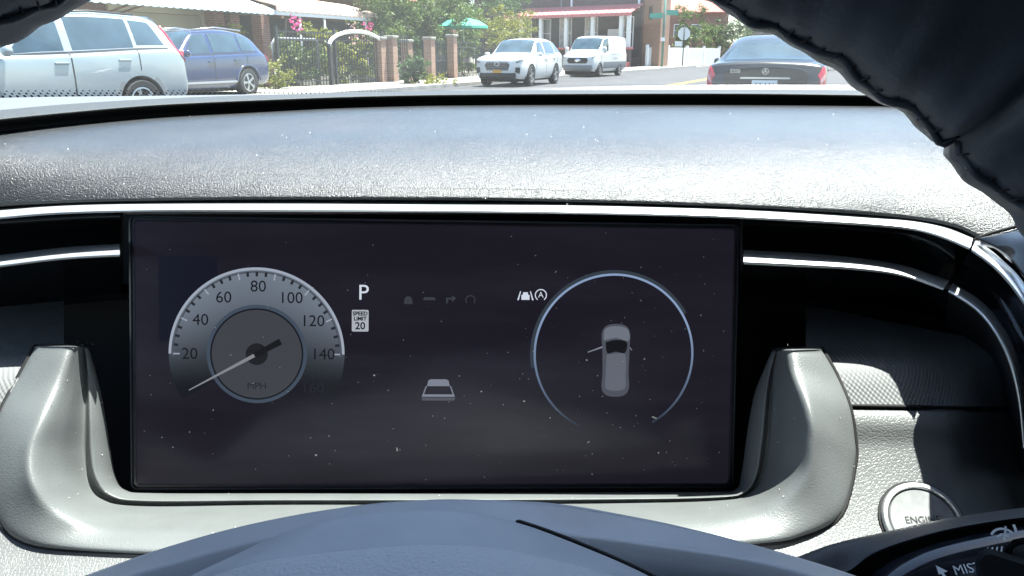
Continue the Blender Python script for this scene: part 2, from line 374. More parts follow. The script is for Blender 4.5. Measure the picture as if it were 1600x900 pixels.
# recessed gloss band between the two silver lines, the plain band below it, the inner floor of the recess
U1 = [(-160, 350, .352), (0, 334, .356), (200, 324, .358), (700, 325, .358), (1100, 332, .356), (1250, 339, .351), (1400, 348, .343), (1480, 365, .336), (1515, 385, .332)]
U2 = [(-160, 366, .362), (0, 350, .366), (200, 340, .367), (700, 340, .367), (1100, 348, .366), (1250, 355, .361), (1400, 365, .353), (1465, 385, .346), (1495, 410, .342)]
U3 = [(-160, 424, .341), (0, 404, .345), (200, 386, .347), (700, 386, .347), (1100, 393, .345), (1250, 400, .341), (1400, 417, .332), (1450, 430, .329), (1482, 445, .326)]
U4 = [(-160, 435, .340), (0, 414, .344), (200, 397, .346), (700, 397, .346), (1100, 407, .344), (1250, 414, .340), (1400, 428, .331), (1450, 441, .328), (1476, 452, .325)]
U5 = [(-160, 505, .412), (0, 480, .415), (100, 467, .417), (200, 459, .418), (700, 456, .42), (1100, 462, .418), (1250, 467, .415), (1400, 483, .405), (1450, 494, .398), (1490, 510, .39)]
U6 = [(-160, 515, .45), (0, 492, .46), (100, 480, .46), (200, 472, .46), (700, 470, .46), (1100, 474, .46), (1250, 482, .455), (1400, 500, .44), (1450, 512, .43), (1490, 530, .42)]
U1, U2, U3, U4, U5, U6 = (SH(u) for u in (U1, U2, U3, U4, U5, U6))
xr = np.linspace(-160, 1492, 84)
for xa, xb in ((-160, 188), (1160, 1492)):
    xq = np.linspace(xa, xb, 30)
    V, F = loft([U1, U2, U3], 0, 12, 'x', xq); mesh('gloss_band', V, F, gloss_m, dash)
    V, F = loft([U3, U4], 0, 0, 'x', xq); mesh('band_step', V, F, dark_m, dash)
    V, F = loft([U4, U5], 0, 6, 'x', xq); mesh('lower_band', V, F, gloss_m, dash)
    xe = 188 if xb == 188 else 1160                      # end wall of the band beside the screen
    def at_(c, x): q = curve_x(c, [x])[0]; return q
    ew = [at_(c, xe) for c in (U1, U2, U3, U4, U5)]
    sx_e = 3 if xe == 188 else -3
    V, F = grid([[P(a, b, c) for a, b, c in ew], [P(a + sx_e, b, c + .012) for a, b, c in ew], [P(a + sx_e*1.5, b, c + .05) for a, b, c in ew]]); mesh('band_end_wall', V, F, dark_m, dash)
V, F = loft([U1, [(a, b + 3, c + .06) for a, b, c in U1]], 0, 4, 'x', np.linspace(180, 1168, 40)); mesh('lip_underside', V, F, dark_m, dash)
V, F = loft([U5, [(a, b + 3, c + .006) for a, b, c in U5], U6], 0, 7, 'x', xr); mesh('recess_ceiling', V, F, dark_m, dash)
# gloss end piece right of the seam
S1c = [(1524, 377, .325), (1560, 405, .322), (1600, 448, .318), (1665, 545, .312), (1740, 720, .312)]
S2c = [(1508, 405, .342), (1542, 431, .338), (1577, 473, .334), (1634, 565, .33), (1700, 730, .33)]
S3c = [(1487, 448, .326), (1528, 474, .321), (1559, 509, .317), (1602, 620, .317), (1625, 740, .318)]
S1c, S2c, S3c = SH(S1c), SH(S2c), SH(S3c)
V, F = loft([S1c, S2c, S3c], 24, 9, 'i'); mesh('gloss_end', V, F, gloss_m, dash)
S4c = [(1483, 452, .325), (1524, 479, .320), (1554, 513, .316), (1596, 622, .316), (1616, 740, .317)]
S5c = [(1478, 505, .392), (1512, 530, .385), (1540, 560, .378), (1570, 640, .36), (1590, 740, .36)]
V, F = loft([SH(S4c), SH(S5c)], 24, 6, 'i'); mesh('band_end', V, F, dark_m, dash)
# glossy cap past the pad's corner, and its seam
V, F = loft([SH(q) for q in ([(1528, 372, .3175), (1562, 395, .314), (1600, 432, .31), (1670, 520, .30)], [(1575, 362, .330), (1600, 380, .325), (1640, 410, .32), (1700, 500, .31)], [(1605, 351, .345), (1640, 355, .342), (1680, 380, .34), (1750, 480, .33)])], 24, 9, 'i')
mesh('gloss_cap', V, F, gloss_m, dash, solid=.004)
V, F = tube([P(*q) for q in SH([(1524, 374, .3172), (1550, 364, .3265), (1590, 353.5, .339), (1640, 343, .352)])], .0008, 6); mesh('seam', V, F, gap_m, dash)
# woven panels and pebbled lower panels
FT = [(-160, 470, .455), (40, 460, .455), (1250, 478, .455), (1400, 505, .435), (1490, 522, .415), (1760, 560, .40)]
FA = [(-160, 525, .40), (40, 515, .402), (1250, 515, .402), (1400, 525, .395), (1490, 540, .388), (1760, 575, .375)]
FB = [(-160, 570, .345), (1250, 560, .346), (1400, 563, .346), (1490, 568, .352), (1760, 590, .40)]
FC = [(-160, 632, .326), (1250, 631, .327), (1400, 632, .327), (1490, 634.5, .330), (1600, 637, .366), (1760, 642, .405)]
def part_panel(name, ctrl, x0, x1, mat, nv=14, n=40, **k):
    V, F = loft(ctrl, 0, nv, 'x', np.linspace(x0, x1, n)); return mesh(name, V, F, mat, dash, **k)
part_panel('woven_panel', [FT, FA, FB, FC], 1259, 1760, fabric_m)
part_panel('woven_panel', [FT, FA, FB, [(-160, 640, .325), (1760, 640, .325)]], -160, 100, fabric_m, n=24)
L0 = [(-160, 655, .331), (300, 640, .336), (1250, 634, .3365), (1400, 635, .3365), (1600, 640, .3345), (1760, 645, .3315)]
L1 = [(-160, 636.5, .3335), (1250, 636.5, .3335), (1400, 637.5, .3335), (1600, 642.5, .3315), (1760, 648, .329)]
def flat(y, Y): return [(-160, y, Y), (1760, y, Y)]
LR = [L0, L1, flat(700, .319), flat(760, .304), flat(816, .2895), flat(860, .279), flat(940, .258), flat(1080, .235)]
PY = ([634, 637, 700, 760, 816, 860, 940, 1080], [.330, .3265, .3145, .302, .2895, .279, .258, .235])
def side_panel(name, edge, far, y0, y1, n=60):
    ys = np.linspace(y0, y1, n); xe = pchip([e[1] for e in edge], [e[0] for e in edge], ys); Ye = pchip(PY[0], PY[1], ys); rows = []
    Ye[0] += .003
    for y, x, q in zip(ys, xe, Ye):
        rows.append([P(x + (far - x)*t, y + (.012*(x + (far - x)*t - 1320) if far > 800 and y < 660 else 0), q + .0003*max(0, x + (far - x)*t - 1490)) for t in np.linspace(0, 1, 24)])
    V, F = grid(rows); return mesh(name, V, F, leather_panel_m, dash)
side_panel('pebbled_panel', [(1318, 634), (1326, 690), (1325, 725), (1315, 775), (1300, 800), (1260, 822), (1200, 832), (1000, 848), (700, 860), (690, 1080)], 1760, 634, 1080)
side_panel('pebbled_panel', [(12, 634), (0, 690), (-6, 725), (2, 780), (30, 815), (60, 830), (140, 845), (400, 856), (700, 862), (710, 1080)], -200, 634, 1080)
V, F = tube([P(x, 633.5 + (x - 1320)*.018, .3267 + .0003*max(0, x - 1490)) for x in np.linspace(1290, 1700, 12)], .0007, 6); mesh('seam', V, F, gap_m, dash)
# satin hood round the screen
SO = [(60, 537, .385), (58, 541, .349), (54, 547, .345), (27, 598, .333), (0, 650, .320), (-15, 710, .309), (-8, 790, .293), (30, 842, .281), (133, 859, .277), (400, 868, .275), (690, 870, .275), (960, 862, .2765), (1178, 848, .279), (1250, 836, .282), (1310, 803, .290), (1333, 722, .307), (1333, 682, .314), (1325, 635, .322), (1306, 589, .334), (1285, 551, .343), (1282, 545, .347), (1280, 541, .385)]
SC = [(116, 537, .382), (115, 541, .343), (111, 548, .338), (93, 602, .325), (70, 655, .309), (53, 705, .298), (60, 755, .290), (105, 800, .289), (200, 820, .293), (420, 815, .297), (690, 814, .298), (960, 811, .298), (1140, 802, .297), (1205, 782, .297), (1250, 742, .298), (1262, 690, .303), (1260, 650, .309), (1250, 615, .318), (1236, 580, .330), (1231, 552, .338), (1229, 546, .343), (1228, 542, .382)]
SI = [(137, 538, .388), (137, 543, .362), (141, 552, .358), (153, 598, .352), (163, 650, .347), (171, 705, .342), (179, 745, .338), (195, 766, .336), (240, 771, .336), (430, 771, .338), (690, 771, .340), (960, 770, .343), (1110, 769, .345), (1150, 765, .347), (1160, 740, .351), (1167, 690, .356), (1173, 650, .360), (1181, 612, .364), (1193, 580, .367), (1203, 556, .366), (1207, 548, .368), (1208, 544, .390)]
so_, sc_, si_ = (np.array(q, float) for q in (SO, SC, SI))
c1 = so_*.35 + sc_*.65; c1[:, 2] -= .0028
c3 = sc_*.66 + si_*.34; c3[:, 2] = sc_[:, 2]*.70 + si_[:, 2]*.30
c4 = sc_*.36 + si_*.64; c4[:, 2] = sc_[:, 2]*.30 + si_[:, 2]*.70 + .0012
c5 = sc_*.22 + si_*.78; c5[:, 2] = sc_[:, 2]*.30 + si_[:, 2]*.70 - .0005
tuck = so_.copy(); tuck[:, 2] += .012
deep = si_.copy(); deep[:, 2] += .03
V, F = loft([tuck, so_, c1, sc_, c3, c4, c5, si_, deep], 150, 64, 'i'); mesh('screen_hood', V, F, surround_m, dash)
seam_pts = [(a + (0 if i in (9, 10, 11) else (-3 if a < 600 else 3)), b + (3 if 6 < i < 15 else 0), c + .002) for i, (a, b, c) in enumerate(SO[1:-1])]
V, F = tube([P(*q) for q in catmull(seam_pts, 90)], .0011, 6); mesh('seam', V, F, gap_m, dash)
# dark body behind everything
V, F = box(-.62, 1.3, .47, .9, CAM_H - .6, CAM_H - .095); mesh('core', V, F, dark_m, dash, smooth=False)

# the rest of the dashboard running over to the passenger side
prof = catmull([(.40, -.62), (.35, -.45), (.325, -.30), (.32, -.18), (.33, -.12), (.36, -.088), (.43, -.070), (.55, -.062), (.70, -.064), (.86, -.072), (.97, -.09)], 40)
V, F = grid([[(x, q[0] + .02*((x - CX)/.7)**2 - .10*max(0, (x - .75))*(q[0] - .3), CAM_H + q[1] - .004*math.sin((x - .24)*9)) for q in prof] for x in np.linspace(.262, 1.14, 26)])
mesh('passenger_side', V, F, pad_m, dash, solid=.01)
# dust and lint on the pad, the hood and the column side
def specks(name, obj_, n, seed, size, parent, sel=None):
    r = random.Random(seed); vs = [v for v in obj_.data.vertices if sel is None or sel(v.co)]; V, F = [], []
    for _ in range(n):
        v = r.choice(vs); n_ = v.normal.copy()
        if n_.z < 0: n_ = -n_
        a = n_.orthogonal().normalized(); b = n_.cross(a); c = v.co + a*r.uniform(-.004, .004) + b*r.uniform(-.004, .004) + n_*.0003; k = len(V); m = 5; s_ = size*r.uniform(.4, 1.3)
        for h_ in (0, .0003):
            for j in range(m):
                t = 2*math.pi*j/m; V.append(c + (a*math.cos(t) + b*math.sin(t))*s_*r.uniform(.5, 1.2) + n_*h_)
        F += [tuple(range(k + m, k + 2*m))] + [(k + j, k + (j+1) % m, k + m + (j+1) % m, k + m + j) for j in range(m)]
    o = mesh(name, V, F, dust_m, parent, world=False, smooth=False); o['kind'] = 'stuff'; return o
specks('dust_specks', bpy.data.objects['dash_pad'], 60, 5, .00022, dash)
specks('dust_specks', bpy.data.objects['screen_hood'], 70, 6, .0002, dash)

# ------------------------------------------------------------------ start button
bc = P(1441, 816, .2885); bn = Vector((-.05, -.62, .78)).normalized()
bx = Vector((1, 0, 0)); bx = (bx - bn*bx.dot(bn)).normalized(); by = bn.cross(bx)
bm = Matrix((( *[bx.x, by.x, bn.x], bc.x), (*[bx.y, by.y, bn.y], bc.y), (*[bx.z, by.z, bn.z], bc.z), (0, 0, 0, 1)))
btn = empty('start_button', mtx=bm, label='round silver engine start button on the pebbled panel right of the hood', cat='button')
RB = .0172
V, F = lathe([(RB*1.06, -.004), (RB*1.06, .0005), (RB*1.0, .0006)], 48); mesh('gap_ring', V, F, gap_m, btn, world=False, sharp=30)
V, F = lathe([(RB, -.004), (RB, .0016), (RB*.97, .0026), (RB*.88, .0028), (RB*.845, .0018), (RB*.84, -.002)], 48); mesh('ring', V, F, silver_m, btn, world=False, sharp=40)
V, F = lathe([(RB*.815, -.003), (RB*.815, .0012), (RB*.79, .0018), (RB*.5, .0012), (.0001, .0010)], 48); mesh('cap', V, F, pm('button cap', (.30, .305, .31), .35, metal=.3, var=.12, vscale=260), btn, world=False, sharp=50)
for s_, yy in (('ENGINE', .0006), ('START', -.0038), ('STOP', -.0082)):
    V, F = text(s_, .0043); mesh('lettering', [(a, b + yy, .00135) for a, b, c in V], F, black_print_m, btn, world=False, smooth=False)

# ------------------------------------------------------------------ instrument screen
dc = Vector((-.03740, .36645, CAM_H - .14758)); tt, yw, rl = .25196, .05181, -.02514
da = Vector((math.cos(yw), math.sin(yw), 0)); db = Vector((-math.sin(yw)*math.sin(tt), math.cos(yw)*math.sin(tt), math.cos(tt)))
da, db = da*math.cos(rl) + db*math.sin(rl), db*math.cos(rl) - da*math.sin(rl); dn = da.cross(db)
dm = Matrix(((da.x, db.x, dn.x, dc.x), (da.y, db.y, dn.y, dc.y), (da.z, db.z, dn.z, dc.z), (0, 0, 0, 1)))
def reflection_streaks(m):                       # diagonal reflection streaks painted into the glass colour
    nt = m.node_tree; N = nt.nodes; L = nt.links; b = N['Principled BSDF']
    tc = N.new('ShaderNodeTexCoord'); mp = N.new('ShaderNodeMapping'); mp.inputs['Rotation'].default_value = (0, 0, R(-38)); mp.inputs['Scale'].default_value = (7, 34, 1)
    nz = N.new('ShaderNodeTexNoise'); nz.inputs['Scale'].default_value = 1; nz.inputs['Detail'].default_value = 4; L.new(tc.outputs['Object'], mp.inputs[0]); L.new(mp.outputs[0], nz.inputs['Vector'])
    rp = N.new('ShaderNodeValToRGB'); rp.color_ramp.elements[0].position = .42; rp.color_ramp.elements[0].color = (.004, .004, .0055, 1)
    rp.color_ramp.elements[1].position = .75; rp.color_ramp.elements[1].color = (.03, .028, .034, 1); L.new(nz.outputs[0], rp.inputs[0]); L.new(rp.outputs[0], b.inputs['Base Color'])
disp = empty('instrument_screen', mtx=dm, label='wide dusty instrument screen showing a speedometer and a car outline ring', cat='screen')
def D(px, py):
    r = ray(px, py); c = Vector((0, 0, CAM_H)); t = (dc - c).dot(dn)/r.dot(dn); q = c + r*t - dc
    return q.dot(da), q.dot(db)
KP = .31/955                       # metres per photo pixel on the screen
DW, DH = .31, .1388
glass_m = pm('screen glass', (.007, .0065, .009), .2, spec=.14, coat=.03, var=.35, vscale=14, rvar=.06, emit=.0030, ecol=(.68, .6, 1.0))
reflection_streaks(glass_m)
V, F = prism(rrect(DW, DH, .0035), -.009, -.0006); mesh('bezel', V, F, pm('bezel edge', (.02, .021, .028), .25), disp, world=False, smooth=False, bevel=.0008)
x0, y0 = D(210, 757); x1, y1 = D(1148, 345)
V, F = prism(rrect(DW - .0052, DH - .0050, .0022, cx=.0003, cy=.0002), -.002, 0); mesh('panel', V, F, glass_m, disp, world=False, smooth=False)
fr_m = pm('edge highlight', (.1, .105, .13), .2, metal=.3)  # paler bluish tone paints the highlight along the bezel edges
def frame(w, h, t, r):
    a = rrect(w, h, r); b = rrect(w - 2*t, h - 2*t, max(r - t, .0005)); n = len(a)
    V = [(x, y, 0) for x, y in a] + [(x, y, .0005) for x, y in b]
    return V, [(i, (i+1) % n, n + (i+1) % n, n + i) for i in range(n)]
V, F = frame(DW - .0004, DH - .0004, .0009, .0034); mesh('edge_highlight', V, F, fr_m, disp, world=False, smooth=False)
V, F = frame(DW - .0052, DH - .0050, .0005, .0022); mesh('inner_edge_highlight', [(a, b, c + .0002) for a, b, c in V], F, fr_m, disp, world=False, smooth=False)
def em(name, col, st): return pm(name, (.004, .004, .0055), .25, spec=.14, emit=st*.62, ecol=col)
gx, gy = D(402, 553)
def gauge_mat():
    m = em('gauge glow', (.5, .6, .75), 1); nt = m.node_tree; N = nt.nodes; L = nt.links; b = N['Principled BSDF']
    tc = N.new('ShaderNodeTexCoord'); sp = N.new('ShaderNodeSeparateXYZ'); L.new(tc.outputs['Object'], sp.inputs[0])
    v = N.new('ShaderNodeMapRange'); v.interpolation_type = 'SMOOTHSTEP'; v.inputs[1].default_value = -58*KP; v.inputs[2].default_value = 95*KP; v.inputs[3].default_value = 0; v.inputs[4].default_value = 1
    L.new(sp.outputs[1], v.inputs[0])
    ln = N.new('ShaderNodeVectorMath'); ln.operation = 'LENGTH'; L.new(tc.outputs['Object'], ln.inputs[0])
    r_ = N.new('ShaderNodeMapRange'); r_.inputs[1].default_value = 60*KP; r_.inputs[2].default_value = 135*KP; r_.inputs[3].default_value = .62; r_.inputs[4].default_value = 1.1
    L.new(ln.outputs['Value'], r_.inputs[0])
    mu = N.new('ShaderNodeMath'); mu.operation = 'MULTIPLY'; L.new(v.outputs[0], mu.inputs[0]); L.new(r_.outputs[0], mu.inputs[1])
    m2 = N.new('ShaderNodeMath'); m2.operation = 'MULTIPLY_ADD'; m2.inputs[1].default_value = .056; m2.inputs[2].default_value = .0032; L.new(mu.outputs[0], m2.inputs[0])
    L.new(m2.outputs[0], b.inputs['Emission Strength']); return m
def decal(name, vf, mat, z, at=None, parent=disp):
    V, F = vf; ax, ay = at or (0, 0)
    o = mesh(name, [(q[0], q[1], 0) for q in V], F, mat, parent, world=False, smooth=False)
    o.location = (ax, ay, z); return o
ga = 135*KP
decal('gauge_field', ([(-150*KP, 20*KP, 0), (-60*KP, 20*KP, 0), (-60*KP, 152*KP, 0), (-150*KP, 152*KP, 0)], [(0, 1, 2, 3)]), em('gauge field', (.4, .45, .9), .0055), .0001, (gx, gy))
decal('gauge_face', arc_band(0, 0, 0.0001, ga, -32, 212, 72), gauge_mat(), .0002, (gx, gy))
decal('gauge_ring', arc_band(0, 0, ga - 4*KP, ga, 0, 180, 64), em('ring light', (.65, .74, .9), .16), .0004, (gx, gy))
decal('gauge_ring_shadow', arc_band(0, 0, ga - 8.5*KP, ga - 5.5*KP, -2, 182, 64), em('ring shade', (.5, .6, .75), .045), .0004, (gx, gy))
tk = []
for i in range(29):
    a = R(180 - i*180/28*1.0); big = i % 4 == 0; r0 = ga - (17 if big else 14)*KP; r1 = ga - 7*KP; w = (1.1 if big else 2.0)*KP
    d = Vector((math.cos(a), math.sin(a), 0)); n_ = Vector((-d.y, d.x, 0))
    tk.append(([d*r0 - n_*w, d*r0 + n_*w, d*r1 + n_*w, d*r1 - n_*w], [(0, 1, 2, 3)], big))
decal('tick_marks', join(*[(v, f) for v, f, b in tk if not b]), em('dark tick', (.5, .55, .7), .012), .0005, (gx, gy))
decal('major_tick_marks', join(*[(v, f) for v, f, b in tk if b]), em('light tick', (.7, .78, .95), .14), .0005, (gx, gy))
num_m = em('dark numerals', (.4, .45, .6), .006); faint_m = em('faint numerals', (.5, .5, .75), .0105)
for s_, px, py in (('20', 297, 553), ('40', 314, 500), ('60', 350, 465), ('80', 404, 448), ('100', 455, 466), ('120', 489, 502), ('140', 505, 554)):
    decal('numeral', text(s_, 25*KP), num_m, .0006, D(px, py))
decal('numeral', text('160', 24*KP), faint_m, .0006, D(489, 606))
decal('gauge_inner_glow', arc_band(0, 0, 69*KP, 77*KP, 0, 360, 64), em('inner glow', (.45, .62, .9), .036), .0005, (gx, gy))
decal('gauge_dial', arc_band(0, 0, .0001, 70*KP, 0, 360, 64), em('dial', (.55, .60, .70), .028), .0007, (gx, gy))
decal('gauge_dial_edge', arc_band(0, 0, 69*KP, 71.5*KP, 0, 360, 64), em('dial edge', (.3, .35, .45), .008), .00075, (gx, gy))
decal('unit_text', text('MPH', 15*KP), faint_m, .0009, D(402, 603))
decal('needle_cap', arc_band(0, 0, .0001, 17*KP, 0, 360, 32), em('cap dark', (.4, .42, .5), .011), .0010, (gx, gy))
nd = Vector((294 - 402, -(612 - 553), 0)).normalized(); nn = Vector((-nd.y, nd.x, 0))
decal('needle', ([nd*-8*KP - nn*3*KP, nd*-8*KP + nn*3*KP, nd*118*KP + nn*.8*KP, nd*118*KP - nn*.8*KP], [(0, 1, 2, 3)]), em('needle light', (.7, .72, .8), .10), .0012, (gx, gy))
decal('needle_tail', ([nd*-42*KP - nn*5*KP, nd*-42*KP + nn*5*KP, nd*4*KP + nn*4*KP, nd*4*KP - nn*4*KP], [(0, 1, 2, 3)]), em('needle dark', (.4, .42, .5), .007), .0013, (gx, gy))
white_e = em('screen white', (.75, .82, .95), .26)
decal('gear_letter', text('P', 34*KP), white_e, .0004, D(568, 458))
sx_, sy_ = D(563, 501)
decal('speed_limit_plate', prism(rrect(26*KP, 34*KP, 2*KP), 0, 0), em('sign grey', (.72, .78, .88), .17), .0004, (sx_, sy_))
for s_, dy, sz in (('SPEED', 11, 8.5), ('LIMIT', 3, 8.5), ('20', -8.5, 16)):
    decal('sign_text', text(s_, sz*KP, bold=.3*KP), em('sign dark', (.3, .3, .4), .006), .0006, (sx_, sy_ + dy*KP))
def poly(pts): return [(x*KP, y*KP, 0) for x, y in pts], [tuple(range(len(pts)))]
lane = join(poly([(-13, -7), (-10.5, -7), (-7, 7), (-8.5, 7)]), poly([(13, -7), (10.5, -7), (7, 7), (8.5, 7)]), poly([(-6.5, -6.5), (6.5, -6.5), (6.5, 1), (4.5, 1.5), (3.5, 5.5), (-3.5, 5.5), (-4.5, 1.5), (-6.5, 1)]))
decal('lane_icon', lane, white_e, .0004, D(821, 462))
decal('hold_icon', join(arc_band(0, 0, 8*KP, 9.6*KP, -55, 235, 30), xf(text('A', 13*KP), Matrix())), white_e, .0004, D(845, 461))
dim_e = em('dim icons', (.5, .55, .7), .026)
def ic(px, py, vf): decal('dim_icon', vf, dim_e, .0004, D(px, py))
ic(638, 469, poly([(-7, -6), (7, -6), (6, 2), (3, 6), (-3, 6), (-6, 2)])); ic(671, 469, poly([(-10, 0), (10, 0), (8, 5), (-8, 5)]))
ic(704, 469, poly([(-7, -5), (-4, -5), (-4, 1), (2, 1), (2, -3), (9, 3), (2, 8), (2, 4), (-7, 4)])); ic(735, 469, arc_band(0, 0, 6.5*KP, 8*KP, -40, 220, 24))
car_e = em('car icon', (.55, .6, .75), .11); car_d = em('car icon shade', (.5, .55, .7), .045)
decal('car_rear_icon', join(poly([(-18, 8), (18, 8), (16, 17), (12, 19), (-12, 19), (-16, 17)]), poly([(-26, -9), (26, -9), (25, -5), (-25, -5)]), poly([(-26, -9), (-24, -9), (-18, 8), (-20, 8)]), poly([(26, -9), (24, -9), (18, 8), (20, 8)])), car_e, .0004, D(685, 611))
decal('car_rear_bumper', poly([(-27, -10), (-25, -15), (25, -15), (27, -10)]), car_d, .0004, D(685, 611))
rx, ry = D(959, 553)
def fade_mat(name, col, st, y0, y1):
    m = em(name, col, st); nt = m.node_tree; N = nt.nodes; L = nt.links
    tc = N.new('ShaderNodeTexCoord'); sp = N.new('ShaderNodeSeparateXYZ'); L.new(tc.outputs['Object'], sp.inputs[0])
    v = N.new('ShaderNodeMapRange'); v.inputs[1].default_value = y0*KP; v.inputs[2].default_value = y1*KP; v.inputs[3].default_value = .005; v.inputs[4].default_value = st*.62
    L.new(sp.outputs[1], v.inputs[0]); L.new(v.outputs[0], N['Principled BSDF'].inputs['Emission Strength']); return m
decal('status_ring_halo', arc_band(0, 0, 126*KP, 134*KP, 30, 190, 80), em('halo', (.45, .6, .8), .024), .0003, (rx, ry))
decal('status_ring', arc_band(0, 0, 125*KP, 128.5*KP, -60, 245, 110), fade_mat('ring blue', (.45, .62, .95), .17, -120, 60), .0005, (rx, ry))
cx_, cy_ = D(962, 563)
def blob(pts, k=1): return poly([tuple(q) for q in catmull(list(pts) + [pts[0]], 48)[:-1]])
decal('car_top_body', blob([(-22, 20), (-23, 45), (-12, 57), (12, 57), (22, 45), (22, 20), (21, -20), (22, -45), (12, -57), (-12, -57), (-22, -45), (-21, -20)]), car_d, .0003, (cx_, cy_))
decal('car_top_bonnet', blob([(-20, 32), (-18, 50), (0, 55), (18, 50), (20, 32), (0, 36)]), em('bonnet icon', (.55, .62, .75), .085), .0006, (cx_, cy_))
decal('car_top_glass', blob([(-17, 29), (0, 33), (17, 29), (14, 12), (0, 14), (-14, 12)]), em('glass icon', (.3, .3, .4), .008), .0006, (cx_, cy_))
decal('car_top_roof', blob([(-15, 9), (0, 11), (15, 9), (16, -25), (14, -46), (-14, -46), (-16, -25)]), em('roof icon', (.52, .58, .72), .07), .0006, (cx_, cy_))
decal('car_top_mirrors', join(poly([(-46, 12), (-45, 14), (-22, 23), (-22, 20)]), poly([(22, 20), (22, 22), (26, 17), (25, 16)])), car_e, .0006, (cx_, cy_))
# dust on the screen, brightened by a faint glow of its own
dv, df = [], []
drng = random.Random(3)
for i in range(170):
    x = drng.uniform(-.148, .148) if i % 3 else drng.gauss(.09, .04); y = drng.uniform(-.064, .064) if i % 2 else drng.gauss(-.02, .03)
    if abs(x) > .149 or abs(y) > .065: continue
    big = drng.random() < .14; n_ = drng.choice((1, 1, 2, 3)) if big else 1
    a = drng.uniform(0, 6.3); r_ = drng.uniform(.00022, .0006) if big else drng.uniform(.0001, .0003)
    for k in range(n_):
        q = [(x + r_*math.cos(t + a)*drng.uniform(.5, 1.3), y + r_*math.sin(t + a)*drng.uniform(.4, 1.1)) for t in (0, 1.3, 2.6, 3.9, 5.1)]
        v_, f_ = prism(q, .0006, .0011); b = len(dv); dv += v_; df += [tuple(b + j for j in f) for f in f_]
        x += r_*1.5*math.cos(a); y += r_*1.5*math.sin(a); a += drng.uniform(-.9, .9)
o = mesh('dust', dv, df, pm('screen dust with glow', (.6, .58, .55), .8, emit=.01), disp, world=False, smooth=False); o['kind'] = 'stuff'
# ------------------------------------------------------------------ steering wheel
WT = R(22); wc = Vector((-.0244, .1012, CAM_H - .1287))
wa = Vector((1, 0, 0)); wb = Vector((0, math.sin(WT), math.cos(WT))); wnn = wa.cross(wb)      # normal towards the driver
wm = Matrix(((wa.x, wb.x, wnn.x, wc.x), (wa.y, wb.y, wnn.y, wc.y), (wa.z, wb.z, wnn.z, wc.z), (0, 0, 0, 1)))
wheel = empty('steering_wheel', mtx=wm, label='dark leather wrapped steering wheel framing the view, hub at the bottom', cat='steering wheel')
RM, ra, rb = .1800, .0170, .0185
def rim_pt(th, ph, off=0):
    # ph 0 = outer, pi = inner edge; +local z towards the driver
    w = .5 - .5*math.cos(ph)                                       # 1 on the inner edge
    k = max(0, w - .55)/.45
    lump = k*(.0005*math.sin(th*41) + .0004*math.sin(th*73 + 1.3) + .00025*math.sin(th*139 + ph*3))
    lump += .0004*math.sin(th*9 + ph*2) + .0003*math.sin(th*23 + ph*4 + 1)
    d = abs(th - SEAM_TH); g_ = math.exp(-(d/.006)**2)
    lump -= .0030*g_; lump += .0006*math.exp(-((th - SEAM_TH + .03)/.02)**2)
    r1 = ra + lump + off; r2 = rb + lump + off
    rr = RM + r1*math.cos(ph)
    return (rr*math.cos(th), rr*math.sin(th), r2*math.sin(ph))
def find_th(px, py):
    best = None
    for i in range(2000):
        th = i/2000*math.pi; q = wm @ Vector(((RM - ra)*math.cos(th), (RM - ra)*math.sin(th), 0)) - Vector((0, 0, CAM_H))
        d = q.y*CP - q.z*SP
        if d < .01: continue
        e = (800 + FPX*q.x/d - px)**2 + (450 - FPX*(q.y*SP + q.z*CP)/d - py)**2
        if best is None or e < best[0]: best = (e, th)
    return best[1]
SEAM_TH = find_th(1497, 222)
NT, NPH = 720, 40
V, F = [], []
rows = [[rim_pt(2*math.pi*i/NT, 2*math.pi*j/NPH) for j in range(NPH)] for i in range(NT)] ; rows.append(rows[0])
V, F = grid(rows, True); mesh('rim', V, F, rim_m, wheel, world=False)
# overlapping stitched leather edge on the inside of the rim, a run of short stitches
ev = [wm @ Vector(rim_pt(t, math.pi*(1.02 + .012*math.sin(t*61)), .0002 + .0003*math.sin(t*97))) for t in np.linspace(0, math.pi, 500)]
V, F = tube([wm.inverted() @ q for q in ev], .0008, 6); mesh('leather_edge', V, F, rim_m, wheel, world=False)
sv, sf = [], []
for i, t in enumerate(np.linspace(.05, math.pi - .05, 150)):
    a_ = Vector(rim_pt(t, math.pi*.985, .0002)); b_ = Vector(rim_pt(t + .006, math.pi*1.02, .0007))
    v_, f_ = tube([a_, b_], .0002, 5); k = len(sv); sv += [tuple(q) for q in v_]; sf += [tuple(k + j for j in f) for f in f_]
mesh('stitching', sv, sf, pm('grey thread', (.028, .031, .038), .7), wheel, world=False)
# hub: layered airbag cover
HX = np.linspace(60, 1460, 80)
A1 = [(60, 925), (150, 893), (253, 857), (391, 819), (521, 795), (620, 783.5), (700, 780), (836, 784), (994, 808), (1166, 848), (1330, 897), (1460, 945)]
AF = [(60, 945), (150, 912), (280, 872), (380, 845), (459, 828), (562, 809), (700, 801), (815, 815), (863, 825), (1000, 843), (1200, 875), (1330, 915), (1460, 960)]
def cx3(c, Y, dy=0): return [(a, b + dy, Y) for a, b in c]
col_thing = empty('steering_column_cover', P(700, 830, .22), label='smooth slate coloured steering column cover rising behind the wheel hub', cat='column cover')
V, F = loft([cx3(A1, .29, 60), cx3(A1, .235, 14), cx3(A1, .222, 3), cx3(A1, .2155), cx3(A1, .210, 3.5)], 0, 14, 'x', HX)
mesh('upper_shell', V, F, column_m, col_thing)
V, F = loft([[(a, b - 1, .2085) for a, b in A1][:0] or cx3(A1, .2102, 3), cx3(AF, .201, -1), cx3(AF, .199, 2)], 0, 9, 'x', HX)
